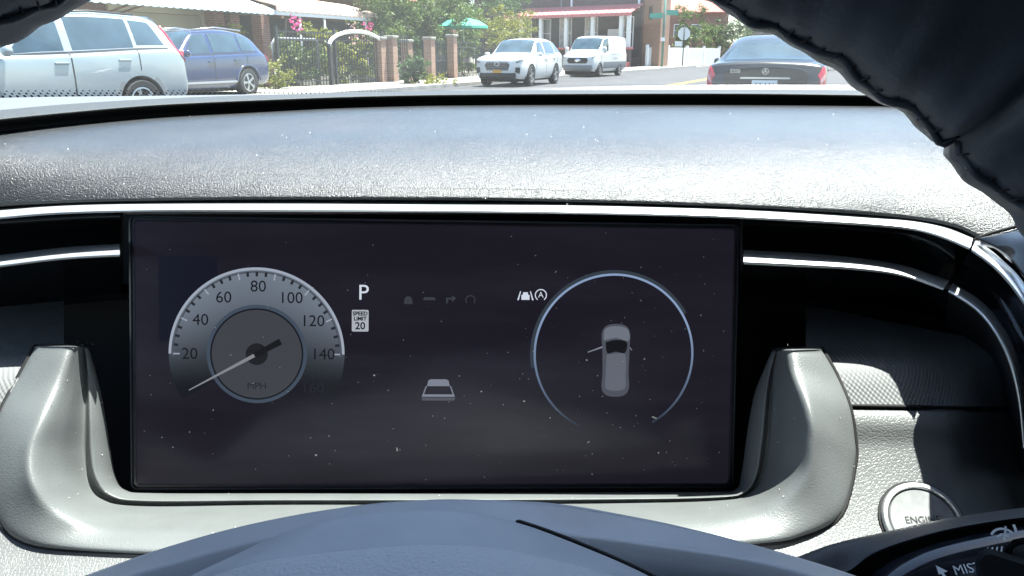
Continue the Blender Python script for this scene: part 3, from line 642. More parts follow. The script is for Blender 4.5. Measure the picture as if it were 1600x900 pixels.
mesh('upper_face', V, F, column_m, col_thing)
V, F = loft([cx3(AF, .1992, 1.5), cx3(AF, .196, 12), cx3(AF, .190, 70), cx3(AF, .19, 200)], 0, 14, 'x', HX)
mesh('lower_face', V, F, column_m, col_thing)
A2 = [(200, 965), (298, 900), (363, 869), (459, 827), (562, 804), (640, 797.5), (700, 797), (746, 803), (815, 819), (900, 850), (1014, 900), (1120, 965)]
A3 = [(200, 985), (336, 900), (425, 876), (562, 860), (640, 854), (700, 853), (753, 855.5), (856, 874), (952, 900), (1120, 985)]
HX2 = np.linspace(230, 1100, 70)
V, F = loft([cx3(A2, .196, 20), cx3(A2, .187, 3), cx3(A2, .183), cx3(A2, .179, 4), cx3(A3, .166, -12), cx3(A3, .161, 0)], 0, 20, 'x', HX2); mesh('airbag_cover', V, F, column_m, wheel)
V, F = loft([cx3(A3, .1615, -.5), cx3(A3, .158, 4), cx3(A3, .146, 50), cx3(A3, .130, 130), cx3(A3, .11, 280), cx3(A3, .09, 520)], 0, 20, 'x', HX2); mesh('hub_pad', V, F, hubtex_m, wheel)
V, F = tube([P(a, b - 1, .1835) for a, b in catmull([(806, 815.5), (850, 830), (900, 849), (960, 874), (1014, 899), (1070, 930)], 30)], [.0004] + [.0008]*29, 6); mesh('gap_line', V, F, gap_m, wheel)
for sx in (-1, 1):
    V, F = tube([(sx*.05, -.005, -.03), (sx*.10, -.012, -.022), (sx*.168, -.012, -.002)], [.026, .020, .016], 14); mesh('spoke', V, F, column_m, wheel, world=False)
V, F = tube([(0, -.05, -.03), (0, -.11, -.022), (0, -.168, -.002)], [.026, .02, .014], 14); mesh('spoke', V, F, column_m, wheel, world=False)

# ------------------------------------------------------------------ wiper stalk
stalk = empty('wiper_stalk', P(1400, 880, .24), label='black wiper stalk with white MIST marking at the lower right', cat='wiper stalk')
T1 = [(1240, 873), (1300, 851), (1380, 832.5), (1480, 811), (1600, 794), (1760, 778)]
T2 = [(1240, 915), (1326, 891), (1360, 867), (1420, 845), (1500, 825), (1600, 810), (1760, 796)]
T3 = [(1240, 960), (1340, 912), (1400, 874), (1460, 851), (1520, 836.5), (1600, 822), (1760, 808)]
SXX = np.linspace(1246, 1760, 50)
def w3(c, Ya, Yb, dy=0): return [(a, b + dy, Ya + (Yb - Ya)*(a - 1240)/520) for a, b in c]
V, F = loft([w3(T1, .268, .25, 20), w3(T1, .255, .238, 1), w3(T1, .250, .233, 0), w3(T1, .245, .228, 4), w3(T2, .238, .221, -3), w3(T2, .238, .222, 0), w3(T2, .244, .23, 3)], 0, 22, 'x', SXX)
stalk_m = pm('stalk plastic', (.045, .048, .053), .5, bumps=[('noise', 2500, .00008)]); mesh('stalk_shell', V, F, stalk_m, stalk)
V, F = loft([w3(T2, .2425, .228, -2), w3(T3, .2425, .228, 6)], 0, 4, 'x', SXX); mesh('gap_band', V, F, gap_m, stalk)
gp = [w3(T3, .242, .227, 3), w3(T3, .2365, .2215, 0), w3(T3, .2345, .2195, 2), w3(T3, .228, .213, 30), w3(T3, .222, .207, 90), w3(T3, .225, .21, 180)]
stalk_gloss_m = pm('stalk gloss face', (.012, .014, .02), .12, coat=.5, var=.3, vscale=120, rvar=.06)
V, F = loft(gp, 0, 22, 'x', np.linspace(1290, 1760, 40)); mesh('stalk_face', V, F, stalk_gloss_m, stalk)
def on_stalk(vf, px, py, Yd, rot, name, mat):
    c = P(px, py, Yd); n_ = Vector((-.25, -.62, .74)).normalized(); e = Vector((1, -.10, 0)); e = (e - n_*e.dot(n_)).normalized(); u_ = n_.cross(e)
    e2 = e*math.cos(rot) + u_*math.sin(rot); u2 = u_*math.cos(rot) - e*math.sin(rot)
    return mesh(name, [c + e2*v[0] + u2*v[1] + n_*(v[2] if len(v) > 2 else 0) for v in vf[0]], vf[1], mat, stalk, smooth=False)
pe = pm('stalk print', (.75, .8, .82), .5)
on_stalk(text('MIST', .0042), 1512, 889, .2130, R(10), 'lettering', pe)
on_stalk(([(-.0012, .002, 0), (.0016, -.0004, 0), (.0002, -.0006, 0), (.0007, -.0022, 0), (-.0002, -.0024, 0), (-.0006, -.0008, 0), (-.0014, -.001, 0)], [tuple(range(7))]), 1472, 892, .2143, R(10), 'arrow_mark', pe)
on_stalk(join(arc_band(0, -.002, .0035, .0042, 35, 145, 14), arc_band(0, -.002, .0018, .0023, 35, 145, 10), ([(-.0003, -.002, 0), (.0003, -.002, 0), (.0022, .0024, 0), (.0016, .0026, 0)], [(0, 1, 2, 3)]), ([(.004, .0005, 0), (.0048, .0005, 0), (.0048, .0028, 0), (.004, .0028, 0)], [(0, 1, 2, 3)])), 1566, 835, .2183, R(6), 'wiper_mark', pe)
on_stalk(join(*[([(k*.0014 - .002, -.0008, 0), (k*.0014 - .0015, -.0008, 0), (k*.0014 - .0006, .001, 0), (k*.0014 - .0011, .001, 0)], [(0, 1, 2, 3)]) for k in range(4)]), 1550, 860, .2150, R(6), 'speed_mark', pe)
lp = [(1528, 876), (1534, 865), (1544, 861), (1562, 866), (1620, 884), (1680, 902), (1680, 960), (1545, 960), (1532, 905)]
def prism_px(pts, Y0, Y1):
    n = len(pts); V = [P(a, b, Y0) for a, b in pts] + [P(a, b, Y1) for a, b in pts]
    return V, [tuple(range(n)), tuple(range(n, 2*n))[::-1]] + [(i, (i+1) % n, n + (i+1) % n, n + i) for i in range(n)]
V, F = prism_px(lp, .199, .208); mesh('lever', V, F, silver_m, stalk, smooth=False, bevel=.0012)
lq = [(1534, 878), (1541, 870), (1549, 869), (1620, 892), (1672, 908), (1672, 950), (1550, 950), (1539, 905)]
V, F = prism_px(lq, .1978, .2); mesh('lever_face', V, F, stalk_m, stalk, smooth=False, bevel=.0006)
sl_ = [(1574, 872), (1576, 855), (1584, 846), (1680, 826), (1680, 890), (1640, 886)]
V, F = prism_px(sl_, .2108, .215); mesh('slot', V, F, gap_m, stalk, smooth=False, bevel=.0008)
sq_ = [(1583, 868), (1586, 858), (1593, 854), (1680, 838), (1680, 890), (1640, 886)]
V, F = prism_px(sq_, .2098, .2108); mesh('slot_cover', V, F, stalk_m, stalk, smooth=False, bevel=.0006)

# ================================================================== outside: vehicles
car_glass_m = pm('car window glass', (.032, .06, .08), .05, spec=.5, coat=.25, var=.35, vscale=2.0)
tyre_m = pm('tyre rubber', (.02, .02, .021), .8)
alloy_m = pm('alloy wheel', (.45, .46, .47), .3, metal=.8)
clad_m = pm('grey cladding', (.17, .18, .185), .6)
black_m = pm('black car plastic', (.02, .021, .023), .5)
lens_m = pm('clear lens', (.13, .14, .15), .1, coat=.6)
red_m = pm('red lens', (.48, .015, .03), .15, coat=.8)
plate_orange_m = pm('orange plate', (.62, .30, .03), .5)
plate_white_m = pm('pale plate', (.62, .66, .68), .5)
badge_m = pm('badge chrome', (.75, .76, .77), .2, metal=1)
def paint(name, col, rough=.28, metal=0.0): return pm(name, col, rough, metal=metal, coat=.9, var=.03, vscale=2)

class Body:
    """smooth car skin over stations (front to rear) and lines (sill to roof centre)"""
    def __init__(self, st):
        self.n = len(st); X, Y, Z = [], [], []
        for x, w, zs, zb, yr, zr, zc in st:
            X.append([x]*8)
            Y.append([w*.86, w*.975, w, w*.985, w*.945, yr, yr*.6, 0])
            Z.append([zs, zs + .22*(zb - zs), zs + .58*(zb - zs), zb - .055, zb, zr, zc - .012, zc])
        self.C = np.array([X, Y, Z])            # 3 x stations x lines
    def at(self, s, k):
        out = []
        for c in self.C:
            col = [float(pchip(range(self.n), c[:, j], [s])[0]) for j in range(8)]
            out.append(float(pchip(range(8), col, [k])[0]))
        return out
    def rows(self, ss, ks):
        t = np.array([[pchip(range(self.n), c[:, j], ss) for j in range(8)] for c in self.C])   # 3 x 8 x ns
        return np.array([[pchip(range(8), t[d, :, i], ks) for i in range(len(ss))] for d in range(3)])  # 3 x ns x nk
    def skin(self):
        ss = np.linspace(0, self.n - 1, (self.n - 1)*6 + 1); ks = np.linspace(0, 7, 29)
        g_ = self.rows(ss, ks); ns, nk = len(ss), len(ks); V, F = [], []
        w = 2*nk - 1
        for i in range(ns):
            for j in range(nk): V.append((g_[0, i, j], g_[1, i, j], g_[2, i, j]))
            for j in range(nk - 2, -1, -1): V.append((g_[0, i, j], -g_[1, i, j], g_[2, i, j]))
        for i in range(ns - 1):
            for j in range(w):
                k = (j + 1) % w; F.append((i*w + j, i*w + k, (i+1)*w + k, (i+1)*w + j))
        F.append(tuple(range(w))[::-1]); F.append(tuple(range((ns-1)*w, ns*w)))
        return V, F
    def patch(self, s0, s1, k0, k1, off=.006, both=False, side=1, ns=10, nk=7, slant0=0, slant1=0):
        """a thin plate lying on the skin; both = runs over the roof centre to the other side"""
        kk = np.linspace(k0, k1, nk); R3 = []
        for k_, f in zip(kk, np.linspace(0, 1, nk)):
            ss = np.linspace(s0 + slant0*f, s1 + slant1*f, ns); g_ = self.rows(ss, [k_])
            R3.append(np.stack([g_[0, :, 0], g_[1, :, 0]*side, g_[2, :, 0]], 1))
        if both:
            R3 = R3 + [r*np.array([1, -1, 1]) for r in R3[::-1][(1 if k1 >= 7 else 0):]]
        G = np.array(R3); out = np.zeros_like(G)
        du = np.gradient(G, axis=0); dv = np.gradient(G, axis=1); nrm = np.cross(du, dv)
        nrm /= np.maximum(np.linalg.norm(nrm, axis=2, keepdims=True), 1e-9)
        cen = np.array([0, 0, .6]); sgn = np.sign(np.sum(nrm*(G - cen), axis=2, keepdims=True).mean())
        top = G + nrm*sgn*off; bot = G - nrm*sgn*.02
        nr, nc = G.shape[:2]
        V, F = grid([list(r) for r in top]); b = len(V); V = list(V) + [q for r in bot for q in r]
        ring = [j for j in range(nc)] + [i*nc + nc - 1 for i in range(1, nr)] + [(nr-1)*nc + j for j in range(nc - 2, -1, -1)] + [i*nc for i in range(nr - 2, 0, -1)]
        for q in range(len(ring)):
            a_, c_ = ring[q], ring[(q+1) % len(ring)]; F.append((a_, c_, b + c_, b + a_))
        return V, F

def wheel_meshes(r, w=.23):
    t = lathe([(r*.62, -w/2), (r*.9, -w/2), (r*.985, -w*.38), (r, 0), (r*.985, w*.38), (r*.9, w/2), (r*.66, w/2), (r*.62, w*.36)], 32)
    parts = [lathe([(r*.63, w*.30), (r*.63, w*.43), (r*.56, w*.44), (r*.55, w*.30)], 32), lathe([(r*.13, w*.1), (r*.13, w*.42), (r*.09, w*.45)], 16)]
    for k in range(5):
        a = 2*math.pi*k/5; m = Matrix.Rotation(a, 4, 'Z')
        for d in (-.10, .10):
            V, F = box(r*.08, r*.58, -r*.045, r*.045, w*.28, w*.42); parts.append(xf((V, F), m @ Matrix.Rotation(d, 4, 'Z')))
    return t, join(*parts), lathe([(r*.6, w*.05), (r*.6, w*.2)], 24)

def make_car(name, label, group, loc, yaw, scale, st, body_mat, wheels, rw, windows, extra, cat='car', clad=None, z=0):
    m = Matrix.Translation(Vector((loc[0], loc[1], z))) @ Matrix.Rotation(R(yaw), 4, 'Z')
    root = empty(name, mtx=m, label=label, cat=cat, group=group)
    B = Body([tuple(v*scale for v in q) for q in st]); V, F = B.skin()
    body = mesh('body', V, F, body_mat, root, world=False, sharp=50)
    half = max(q[1] for q in st)*scale; rw *= scale
    # wheel wells cut out of the skin
    cv, cf = [], []
    for x in wheels:
        for sy in (-1, 1):
            mm = Matrix.Translation(Vector((x*scale, sy*half, rw*.98))) @ Matrix.Rotation(R(90), 4, 'X')
            a_ = xf(lathe([(rw*1.17, -.36), (rw*1.17, .36)], 32), mm); k = len(cv); cv += list(a_[0]); cf += [tuple(k + i for i in f) for f in a_[1]]
    cut = mesh('cutter', cv, cf, None, root, world=False, smooth=False)
    md = body.modifiers.new('wells', 'BOOLEAN'); md.object = cut; md.operation = 'DIFFERENCE'; md.solver = 'EXACT'
    dg = bpy.context.evaluated_depsgraph_get(); me = bpy.data.meshes.new_from_object(body.evaluated_get(dg))
    body.modifiers.clear(); body.data = me; bpy.data.objects.remove(cut)
    V, F = box(-.01 + min(wheels)*scale - .5, max(wheels)*scale + .5, -half*.62, half*.62, rw*.45, rw*2.1); mesh('underbody', V, F, black_m, root, world=False, smooth=False)
    tm, rm_, bk = wheel_meshes(rw, .25*scale)
    for x in wheels:
        for sy in (-1, 1):
            w_ = mesh('wheel', tm[0], tm[1], tyre_m, root, world=False, sharp=40)
            w_.location = (x*scale, sy*(half - .125*scale), rw); w_.rotation_euler = (R(90) if sy < 0 else R(-90), 0, 0)
            q_ = mesh('rim', rm_[0], rm_[1], alloy_m, w_, world=False, sharp=40); mesh('brake_disc', bk[0], bk[1], black_m, w_, world=False, smooth=False)
            if clad:
                rows = []
                for rr, yy in ((1.155, .02), (1.155, -.012), (1.38, -.012), (1.42, .004)):
                    rows.append([(x*scale + rw*rr*math.cos(t), sy*(half*.985 - yy), rw*.98 + rw*rr*math.sin(t)) for t in np.linspace(R(-8), R(188), 25)])
                Vq, Fq = grid(rows); mesh('wheel_arch', Vq, Fq, clad, root, world=False, sharp=40)
    for nm, args in windows:
        kw = dict(args[4]) if len(args) > 4 else {}
        mt = kw.pop('mat', car_glass_m); lb = kw.pop('label', None); sides = (1,) if kw.get('both') else kw.pop('sides', (1, -1))
        for sd in sides:
            V, F = B.patch(*args[:4], side=sd, **kw); o = mesh(nm, V, F, mt, root, world=False, sharp=35)
            if lb: o['label'] = lb
    extra(root, B, scale)
    return root
def bx_part(root, name, c, d, mat, bevel=.01, rot=0, roty=0):
    V, F = box(-d[0]/2, d[0]/2, -d[1]/2, d[1]/2, -d[2]/2, d[2]/2)
    o = mesh(name, V, F, mat, root, world=False, smooth=False, bevel=bevel); o.location = c; o.rotation_euler = (0, roty, rot); return o
def mirrors(root, x, y, z, mat, d=(.12, .2, .15)):
    for sy in (-1, 1):
        V, F = lathe([(.02, -.5), (.8, -.42), (1, -.1), (1, .2), (.75, .45), (.02, .5)], 14)
        o = mesh('mirror', [(a*d[0]*.6, c*d[1], b*d[2]*.55) for a, b, c in V], F, mat, root, world=False); o.location = (x, sy*y, z)
def handles(root, pts, mat, y):
    for sy in (-1, 1):
        for x, z in pts: bx_part(root, 'door_handle', (x, sy*y, z), (.22, .035, .035), mat)

# --- silver compact SUV, nearest on the left
crv = [(2.33, 0.6, 0.42, 0.81, 0.42, 0.87, 0.89), (2.25, 0.84, 0.27, 0.89, 0.6, 0.98, 1.0), (1.85, 0.91, 0.24, 0.98, 0.7, 1.06, 1.09), (1.0, 0.925, 0.23, 1.08, 0.74, 1.15, 1.18), (0.15, 0.93, 0.23, 1.1, 0.66, 1.67, 1.73), (-0.75, 0.93, 0.23, 1.14, 0.66, 1.71, 1.79), (-1.55, 0.93, 0.25, 1.18, 0.63, 1.68, 1.77), (-2.0, 0.91, 0.28, 1.19, 0.58, 1.6, 1.71), (-2.24, 0.885, 0.32, 1.1, 0.6, 1.15, 1.17), (-2.34, 0.8, 0.42, 0.83, 0.5, 0.89, 0.91)]
def crv_extra(root, B, k):
    mirrors(root, .82, 1.02, 1.16, silver_paint); handles(root, [(-.02, .98), (-1.08, 1.02)], silver_paint, .935)
    for sy in (-1, 1):
        V, F = tube([(.15, sy*.62, 1.71), (-.75, sy*.62, 1.775), (-1.55, sy*.6, 1.745)], .018, 6); mesh('roof_rail', V, F, black_m, root, world=False)
        V, F = tube([B.at(7.05, 4.95), B.at(7.5, 4.9), B.at(7.9, 4.7), B.at(8.05, 4.2)], [.03, .035, .045, .06], 8)
        mesh('taillight', [(a - .015, sy*b*1.0, c) for a, b, c in V], F, red_m, root, world=False)
        V, F = B.patch(7.72, 8.35, 3.2, 4.25, off=.02, side=sy); mesh('lamp_cluster', V, F, red_m, root, world=False, sharp=40)
    V, F = B.patch(6.85, 7.2, 5.6, 7, off=.03, both=True); mesh('spoiler', V, F, silver_paint, root, world=False, sharp=40)
silver_paint = paint('silver blue paint', (.29, .335, .35), .28, .3)
crv_win = [('door_seam', (4.36, 4.385, .5, 4.1, dict(mat=black_m, off=.003, ns=2))), ('door_seam', (5.70, 5.725, 2.2, 4.1, dict(mat=black_m, off=.003, ns=2))), ('window_surround', (3.3, 6.9, 4.06, 4.14, dict(mat=black_m, off=.004, ns=30, nk=2))), ('windshield', (3.12, 3.94, 5.1, 7, dict(both=True))), ('side_window', (3.25, 4.30, 4.18, 4.86, dict(slant0=.55))), ('side_window', (4.45, 5.65, 4.18, 4.88)), ('quarter_window', (5.75, 6.75, 4.25, 4.86, dict(slant1=-.35))), ('rear_window', (7.15, 7.9, 5.15, 7, dict(both=True))), ('belt_line', (.6, 8.0, 3.42, 3.5, dict(mat=clad_m, off=.003, ns=30, nk=2)))]
SUVs = 'vehicles parked along the far kerb'
make_car('parked_car', 'silver blue crossover parked nearest on the left, its tail to the right', SUVs, (-7.67, 12.63), -119.6, 1.0, crv, silver_paint, (1.38, -1.33), .36, crv_win, crv_extra, clad=clad_m, z=.02)

# --- dark blue SUV behind it
navy = paint('navy paint', (.014, .03, .085), .2)
x5 = [(2.38, .62, .45, .82, .45, .88, .90), (2.28, .86, .30, .92, .62, 1.0, 1.02), (1.85, .94, .27, 1.0, .72, 1.08, 1.11), (1.02, .96, .26, 1.06, .76, 1.14, 1.17), (.2, .96, .26, 1.08, .68, 1.62, 1.69), (-.8, .96, .26, 1.11, .68, 1.66, 1.76), (-1.6, .96, .28, 1.14, .65, 1.60, 1.70), (-1.98, .94, .30, 1.15, .62, 1.50, 1.60), (-2.32, .90, .34, 1.04, .62, 1.10, 1.13), (-2.42, .80, .45, .82, .5, .88, .90)]
def x5_extra(root, B, k):
    mirrors(root, .85*k, 1.03*k, 1.13*k, navy); handles(root, [(-.05*k, .93*k), (-1.0*k, .96*k)], navy, .965*k)
    for sy in (-1, 1):
        V, F = tube([(.2*k, sy*.66*k, 1.70*k), (-.6*k, sy*.66*k, 1.775*k), (-1.6*k, sy*.63*k, 1.72*k)], .02, 6); mesh('roof_rail', V, F, alloy_m, root, world=False)
        V, F = B.patch(7.75, 8.45, 3.0, 4.1, off=.02, side=sy); mesh('taillight', V, F, red_m, root, world=False, sharp=40)
        bx_part(root, 'sill_strip', (.1*k, sy*.94*k, .42*k), (2.1*k, .03, .05), alloy_m)
        for sx_ in (1.42, -1.42):
            rows = [[(sx_*k + .39*k*rr*math.cos(t), sy*(.955*k + yy), .38*k + .39*k*rr*math.sin(t)) for t in np.linspace(R(5), R(175), 21)] for rr, yy in ((1.13, -.01), (1.14, .012), (1.24, .012), (1.25, -.01))]
            Vq, Fq = grid(rows); mesh('arch_lip', Vq, Fq, navy, root, world=False)
x5_win = [('door_seam', (4.36, 4.385, .5, 4.1, dict(mat=black_m, off=.003, ns=2))), ('door_seam', (5.70, 5.725, 2.2, 4.1, dict(mat=black_m, off=.003, ns=2))), ('window_surround', (3.3, 6.9, 4.06, 4.14, dict(mat=black_m, off=.004, ns=30, nk=2))), ('windshield', (3.12, 3.94, 5.1, 7, dict(both=True))), ('side_window', (3.25, 4.30, 4.18, 4.86, dict(slant0=.55))), ('side_window', (4.42, 5.45, 4.18, 4.88)), ('quarter_window', (5.55, 6.7, 4.2, 4.86, dict(slant1=-.45))), ('rear_window', (7.15, 7.9, 5.15, 7, dict(both=True)))]
make_car('parked_car', 'navy blue SUV with red tail lamp behind the silver crossover', SUVs, (-8.25, 19.95), -111.5, .965, x5, navy, (1.42, -1.42), .38, x5_win, x5_extra, z=.06)

# --- white mid-size SUV
white = paint('white paint', (.55, .56, .55), .28)
hl = [(2.46, .58, .46, .84, .42, .90, .92), (2.36, .84, .30, .95, .60, 1.01, 1.03), (1.9, .935, .26, 1.01, .72, 1.08, 1.11), (1.08, .955, .25, 1.05, .76, 1.13, 1.16), (.2, .96, .25, 1.07, .68, 1.60, 1.66), (-.9, .96, .25, 1.11, .67, 1.63, 1.73), (-1.8, .95, .27, 1.15, .64, 1.57, 1.67), (-2.15, .93, .30, 1.15, .60, 1.46, 1.57), (-2.4, .89, .34, 1.04, .6, 1.10, 1.12), (-2.48, .80, .45, .82, .5, .88, .90)]
def hl_extra(root, B, k):
    mirrors(root, .88, 1.05, 1.13, white); handles(root, [(-.1, .97), (-1.15, 1.0)], white, .965)
    V, F = xf(prism([(-.48, .02), (-.40, -.16), (.40, -.16), (.48, .02), (.40, .12), (-.40, .12)], -.02, .03), Matrix(((0, 0, 1, 2.472), (1, 0, 0, 0), (0, 1, 0, .74), (0, 0, 0, 1)))); gr = mesh('grille', V, F, black_m, root, world=False, smooth=False)
    for i in range(4):
        V, F = box(2.495, 2.512, -.40, .40, .60 + i*.07, .615 + i*.07); mesh('bar', V, F, clad_m, gr, world=False, smooth=False)
    V, F = xf(arc_band(0, 0, .055, .075, 0, 360, 20), Matrix(((0, 0, 1, 2.52), (1.35, 0, 0, 0), (0, 1, 0, .80), (0, 0, 0, 1)))); mesh('emblem', V, F, badge_m, root, world=False, smooth=False)
    V, F = box(2.38, 2.50, -.70, .70, .30, .50); mesh('lower_grille', V, F, black_m, root, world=False, smooth=False, bevel=.04)
    V, F = box(2.47, 2.53, -.16, .16, .49, .60); mesh('license_plate', V, F, plate_orange_m, root, world=False, smooth=False)
    for sy in (-1, 1):
        V, F = B.patch(.45, 1.45, 2.75, 3.6, off=.014, side=sy); mesh('headlight', V, F, lens_m, root, world=False, sharp=40)
        V, F = B.patch(.35, .95, 1.1, 2.0, off=.012, side=sy); mesh('fog_lamp_recess', V, F, black_m, root, world=False, sharp=40)
        V, F = B.patch(7.8, 8.5, 3.0, 4.0, off=.012, side=sy); mesh('taillight', V, F, red_m, root, world=False, sharp=40)
make_car('parked_car', 'white SUV with orange plate parked facing the camera', SUVs, (.36, 30.97), -111, 1.01, hl, white, (1.45, -1.41), .375, [(a, b) for a, b in x5_win], hl_extra, z=.0)

# --- white panel van
vn = [(2.75, .66, .50, .95, .5, 1.02, 1.04), (2.66, .90, .34, 1.10, .68, 1.16, 1.18), (2.25, .98, .30, 1.24, .80, 1.30, 1.32), (1.75, 1.0, .30, 1.32, .86, 1.42, 1.45), (.95, 1.01, .30, 1.34, .86, 2.05, 2.12), (.2, 1.02, .30, 1.36, .90, 2.16, 2.24), (-1.2, 1.02, .30, 1.36, .90, 2.18, 2.26), (-2.6, 1.01, .32, 1.36, .90, 2.14, 2.22), (-2.76, .99, .36, 1.30, .86, 2.02, 2.10), (-2.8, .94, .45, 1.25, .80, 1.9, 1.95)]
def vn_extra(root, B, k):
    mirrors(root, 1.55*k, 1.14*k, 1.45*k, white, (.12, .2, .3))
    V, F = xf(prism([(-.52, -.14), (.52, -.14), (.62, .0), (.55, .16), (-.55, .16), (-.62, .0)], -.03, .03), Matrix(((0, 0, 1, 2.73*k), (k, 0, 0, 0), (0, k, 0, .88*k), (0, 0, 0, 1)))); gr = mesh('grille', V, F, black_m, root, world=False, smooth=False)
    V, F = xf(lathe([(.001, .0), (.17, 0), (.16, .02), (.001, .025)], 24), Matrix(((0, 0, 1, 2.755*k), (1, 0, 0, 0), (0, .5, 0, .90*k), (0, 0, 0, 1)))); mesh('emblem', V, F, badge_m, root, world=False)
    V, F = box(2.55*k, 2.80*k, -.86*k, .86*k, .36*k, .66*k); mesh('bumper', V, F, clad_m, root, world=False, bevel=.08, sharp=40)
    for sy in (-1, 1):
        V, F = B.patch(.75, 1.6, 3.0, 4.0, off=.012, side=sy); mesh('headlight', V, F, clad_m, root, world=False, sharp=40)
        V, F = B.patch(3.6, 8.2, .75, 1.75, off=.012, side=sy, ns=24); mesh('side_cladding', V, F, clad_m, root, world=False, sharp=40)
        V, F = B.patch(8.0, 8.8, 2.6, 4.2, off=.01, side=sy); mesh('taillight', V, F, red_m, root, world=False, sharp=40)
        q = Matrix(((-sy*1.0, 0, 0, -.9*k), (0, 0, sy*1.0, sy*1.024*k), (0, 1, 0, 1.2*k), (0, 0, 0, 1)))
        for i, (u, v, l) in enumerate(((-.8, .14, .22), (-.5, .15, .3), (-.12, .15, .26), (.24, .16, .34), (-.55, -.12, .2), (-.3, -.12, .16), (-.06, -.12, .24))):
            V, F = xf(box(u, u + l, v - .045, v + .03, -.005, .006), q); mesh('faded_lettering', V, F, pm('faded print', (.5, .47, .58), .6) if 'faded print' not in MAT else MAT['faded print'], root, world=False, smooth=False)
vn_win = [('windshield', (3.08, 3.96, 5.1, 7, dict(both=True))), ('side_window', (3.3, 4.75, 4.1, 4.86, dict(slant0=.5)))]
make_car('panel_van', 'white panel van parked behind the white SUV', SUVs, (4.50, 43.4), -116.5, .93, vn, white, (1.78, -1.5), .37, vn_win, vn_extra, cat='van', z=.0)

# --- black saloon ahead on the right
blk = pm('black paint', (.010, .013, .015), .25, spec=.4, coat=.35)
mb = [(2.36, .55, .40, .66, .4, .70, .72), (2.26, .80, .26, .76, .58, .82, .84), (1.8, .89, .22, .86, .68, .93, .95), (.98, .91, .20, .92, .74, 1.0, 1.03), (.2, .91, .20, .93, .60, 1.36, 1.42), (-.5, .91, .20, .95, .59, 1.38, 1.45), (-1.05, .91, .21, .97, .58, 1.30, 1.37), (-1.75, .90, .23, .985, .70, 1.03, 1.055), (-2.28, .86, .28, .96, .66, 1.0, 1.03), (-2.40, .78, .36, .82, .56, .86, .88)]
def mb_extra(root, B, k):
    mirrors(root, .78, 1.0, 1.0, blk, (.11, .17, .12)); handles(root, [(-.1, .86), (-1.0, .88)], blk, .915)
    for sy in (-1, 1):
        V, F = B.patch(8.12, 8.97, 1.75, 3.95, off=.016, side=sy, ns=12, nk=9); tl = mesh('taillight', V, F, red_m, root, world=False, sharp=40)
        V, F = B.patch(8.3, 8.92, 2.42, 2.75, off=.021, side=sy, ns=12, nk=4); mesh('indicator', V, F, pm('pale lens', (.6, .34, .36), .15, coat=.6) if 'pale lens' not in MAT else MAT['pale lens'], tl, world=False, sharp=40)
    tx = -2.415
    lid = [(-.56, .50), (.56, .50), (.60, .70), (.62, .86), (.50, .93), (.2, .955), (-.2, .955), (-.50, .93), (-.62, .86), (-.60, .70)]
    V, F = xf(prism(lid, 0, .035), Matrix(((0, 0, -1, tx + .02), (1, 0, 0, 0), (0, 1, 0, 0), (0, 0, 0, 1)))); mesh('boot_lid', V, F, blk, root, world=False, smooth=False, bevel=.012)
    lx = tx - .018
    V, F = box(lx - .02, lx, -.36, .36, .775, .80); mesh('chrome_handle', V, F, badge_m, root, world=False, smooth=False)
    V, F = box(lx - .016, lx, -.185, .185, .60, .755); pl = mesh('license_plate', V, F, plate_white_m, root, world=False, smooth=False)
    for i, u in enumerate((-.13, -.075, -.02, .06, .12)):
        bv = .03 if i % 2 else .022
        V, F = box(lx - .019, lx - .0165, u - bv/2, u + bv/2, .64, .715); mesh('plate_character', V, F, clad_m, pl, world=False, smooth=False)
    star = [arc_band(0, 0, .040, .048, 0, 360, 28)]
    for a in (90, 210, 330):
        d = Vector((math.cos(R(a)), math.sin(R(a)), 0)); n_ = Vector((-d.y, d.x, 0)); star.append(([d*.043, n_*.009 + d*.003, n_*-.009 + d*.003], [(0, 1, 2)]))
    V, F = xf(join(*star), Matrix(((0, 0, -1, lx - .006), (-1, 0, 0, 0), (0, 1, 0, .885), (0, 0, 0, 1)))); mesh('emblem', V, F, badge_m, root, world=False, smooth=False, solid=.004)
    V, F = xf(text('E350', .075), Matrix(((0, 0, -1, lx - .004), (-1, 0, 0, .44), (0, 1, 0, .885), (0, 0, 0, 1)))); mesh('badge_lettering', V, F, badge_m, root, world=False, smooth=False)
    V, F = box(tx - .02, tx + .1, -.78, .78, .26, .49); mesh('bumper', V, F, blk, root, world=False, bevel=.05, sharp=40)
mb_win = [('windshield', (3.1, 3.95, 5.1, 7, dict(both=True))), ('side_window', (3.3, 4.4, 4.15, 4.86, dict(slant0=.5))), ('side_window', (4.55, 6.0, 4.15, 4.86, dict(slant1=-.1))), ('rear_window', (6.1, 6.93, 5.12, 7, dict(both=True)))]
make_car('saloon_car', 'black saloon with pale plate seen from behind on the right', None, (4.65, 14.33), 70.2, 1.0, mb, blk, (1.42, -1.42), .325, mb_win, mb_extra, z=-.0)

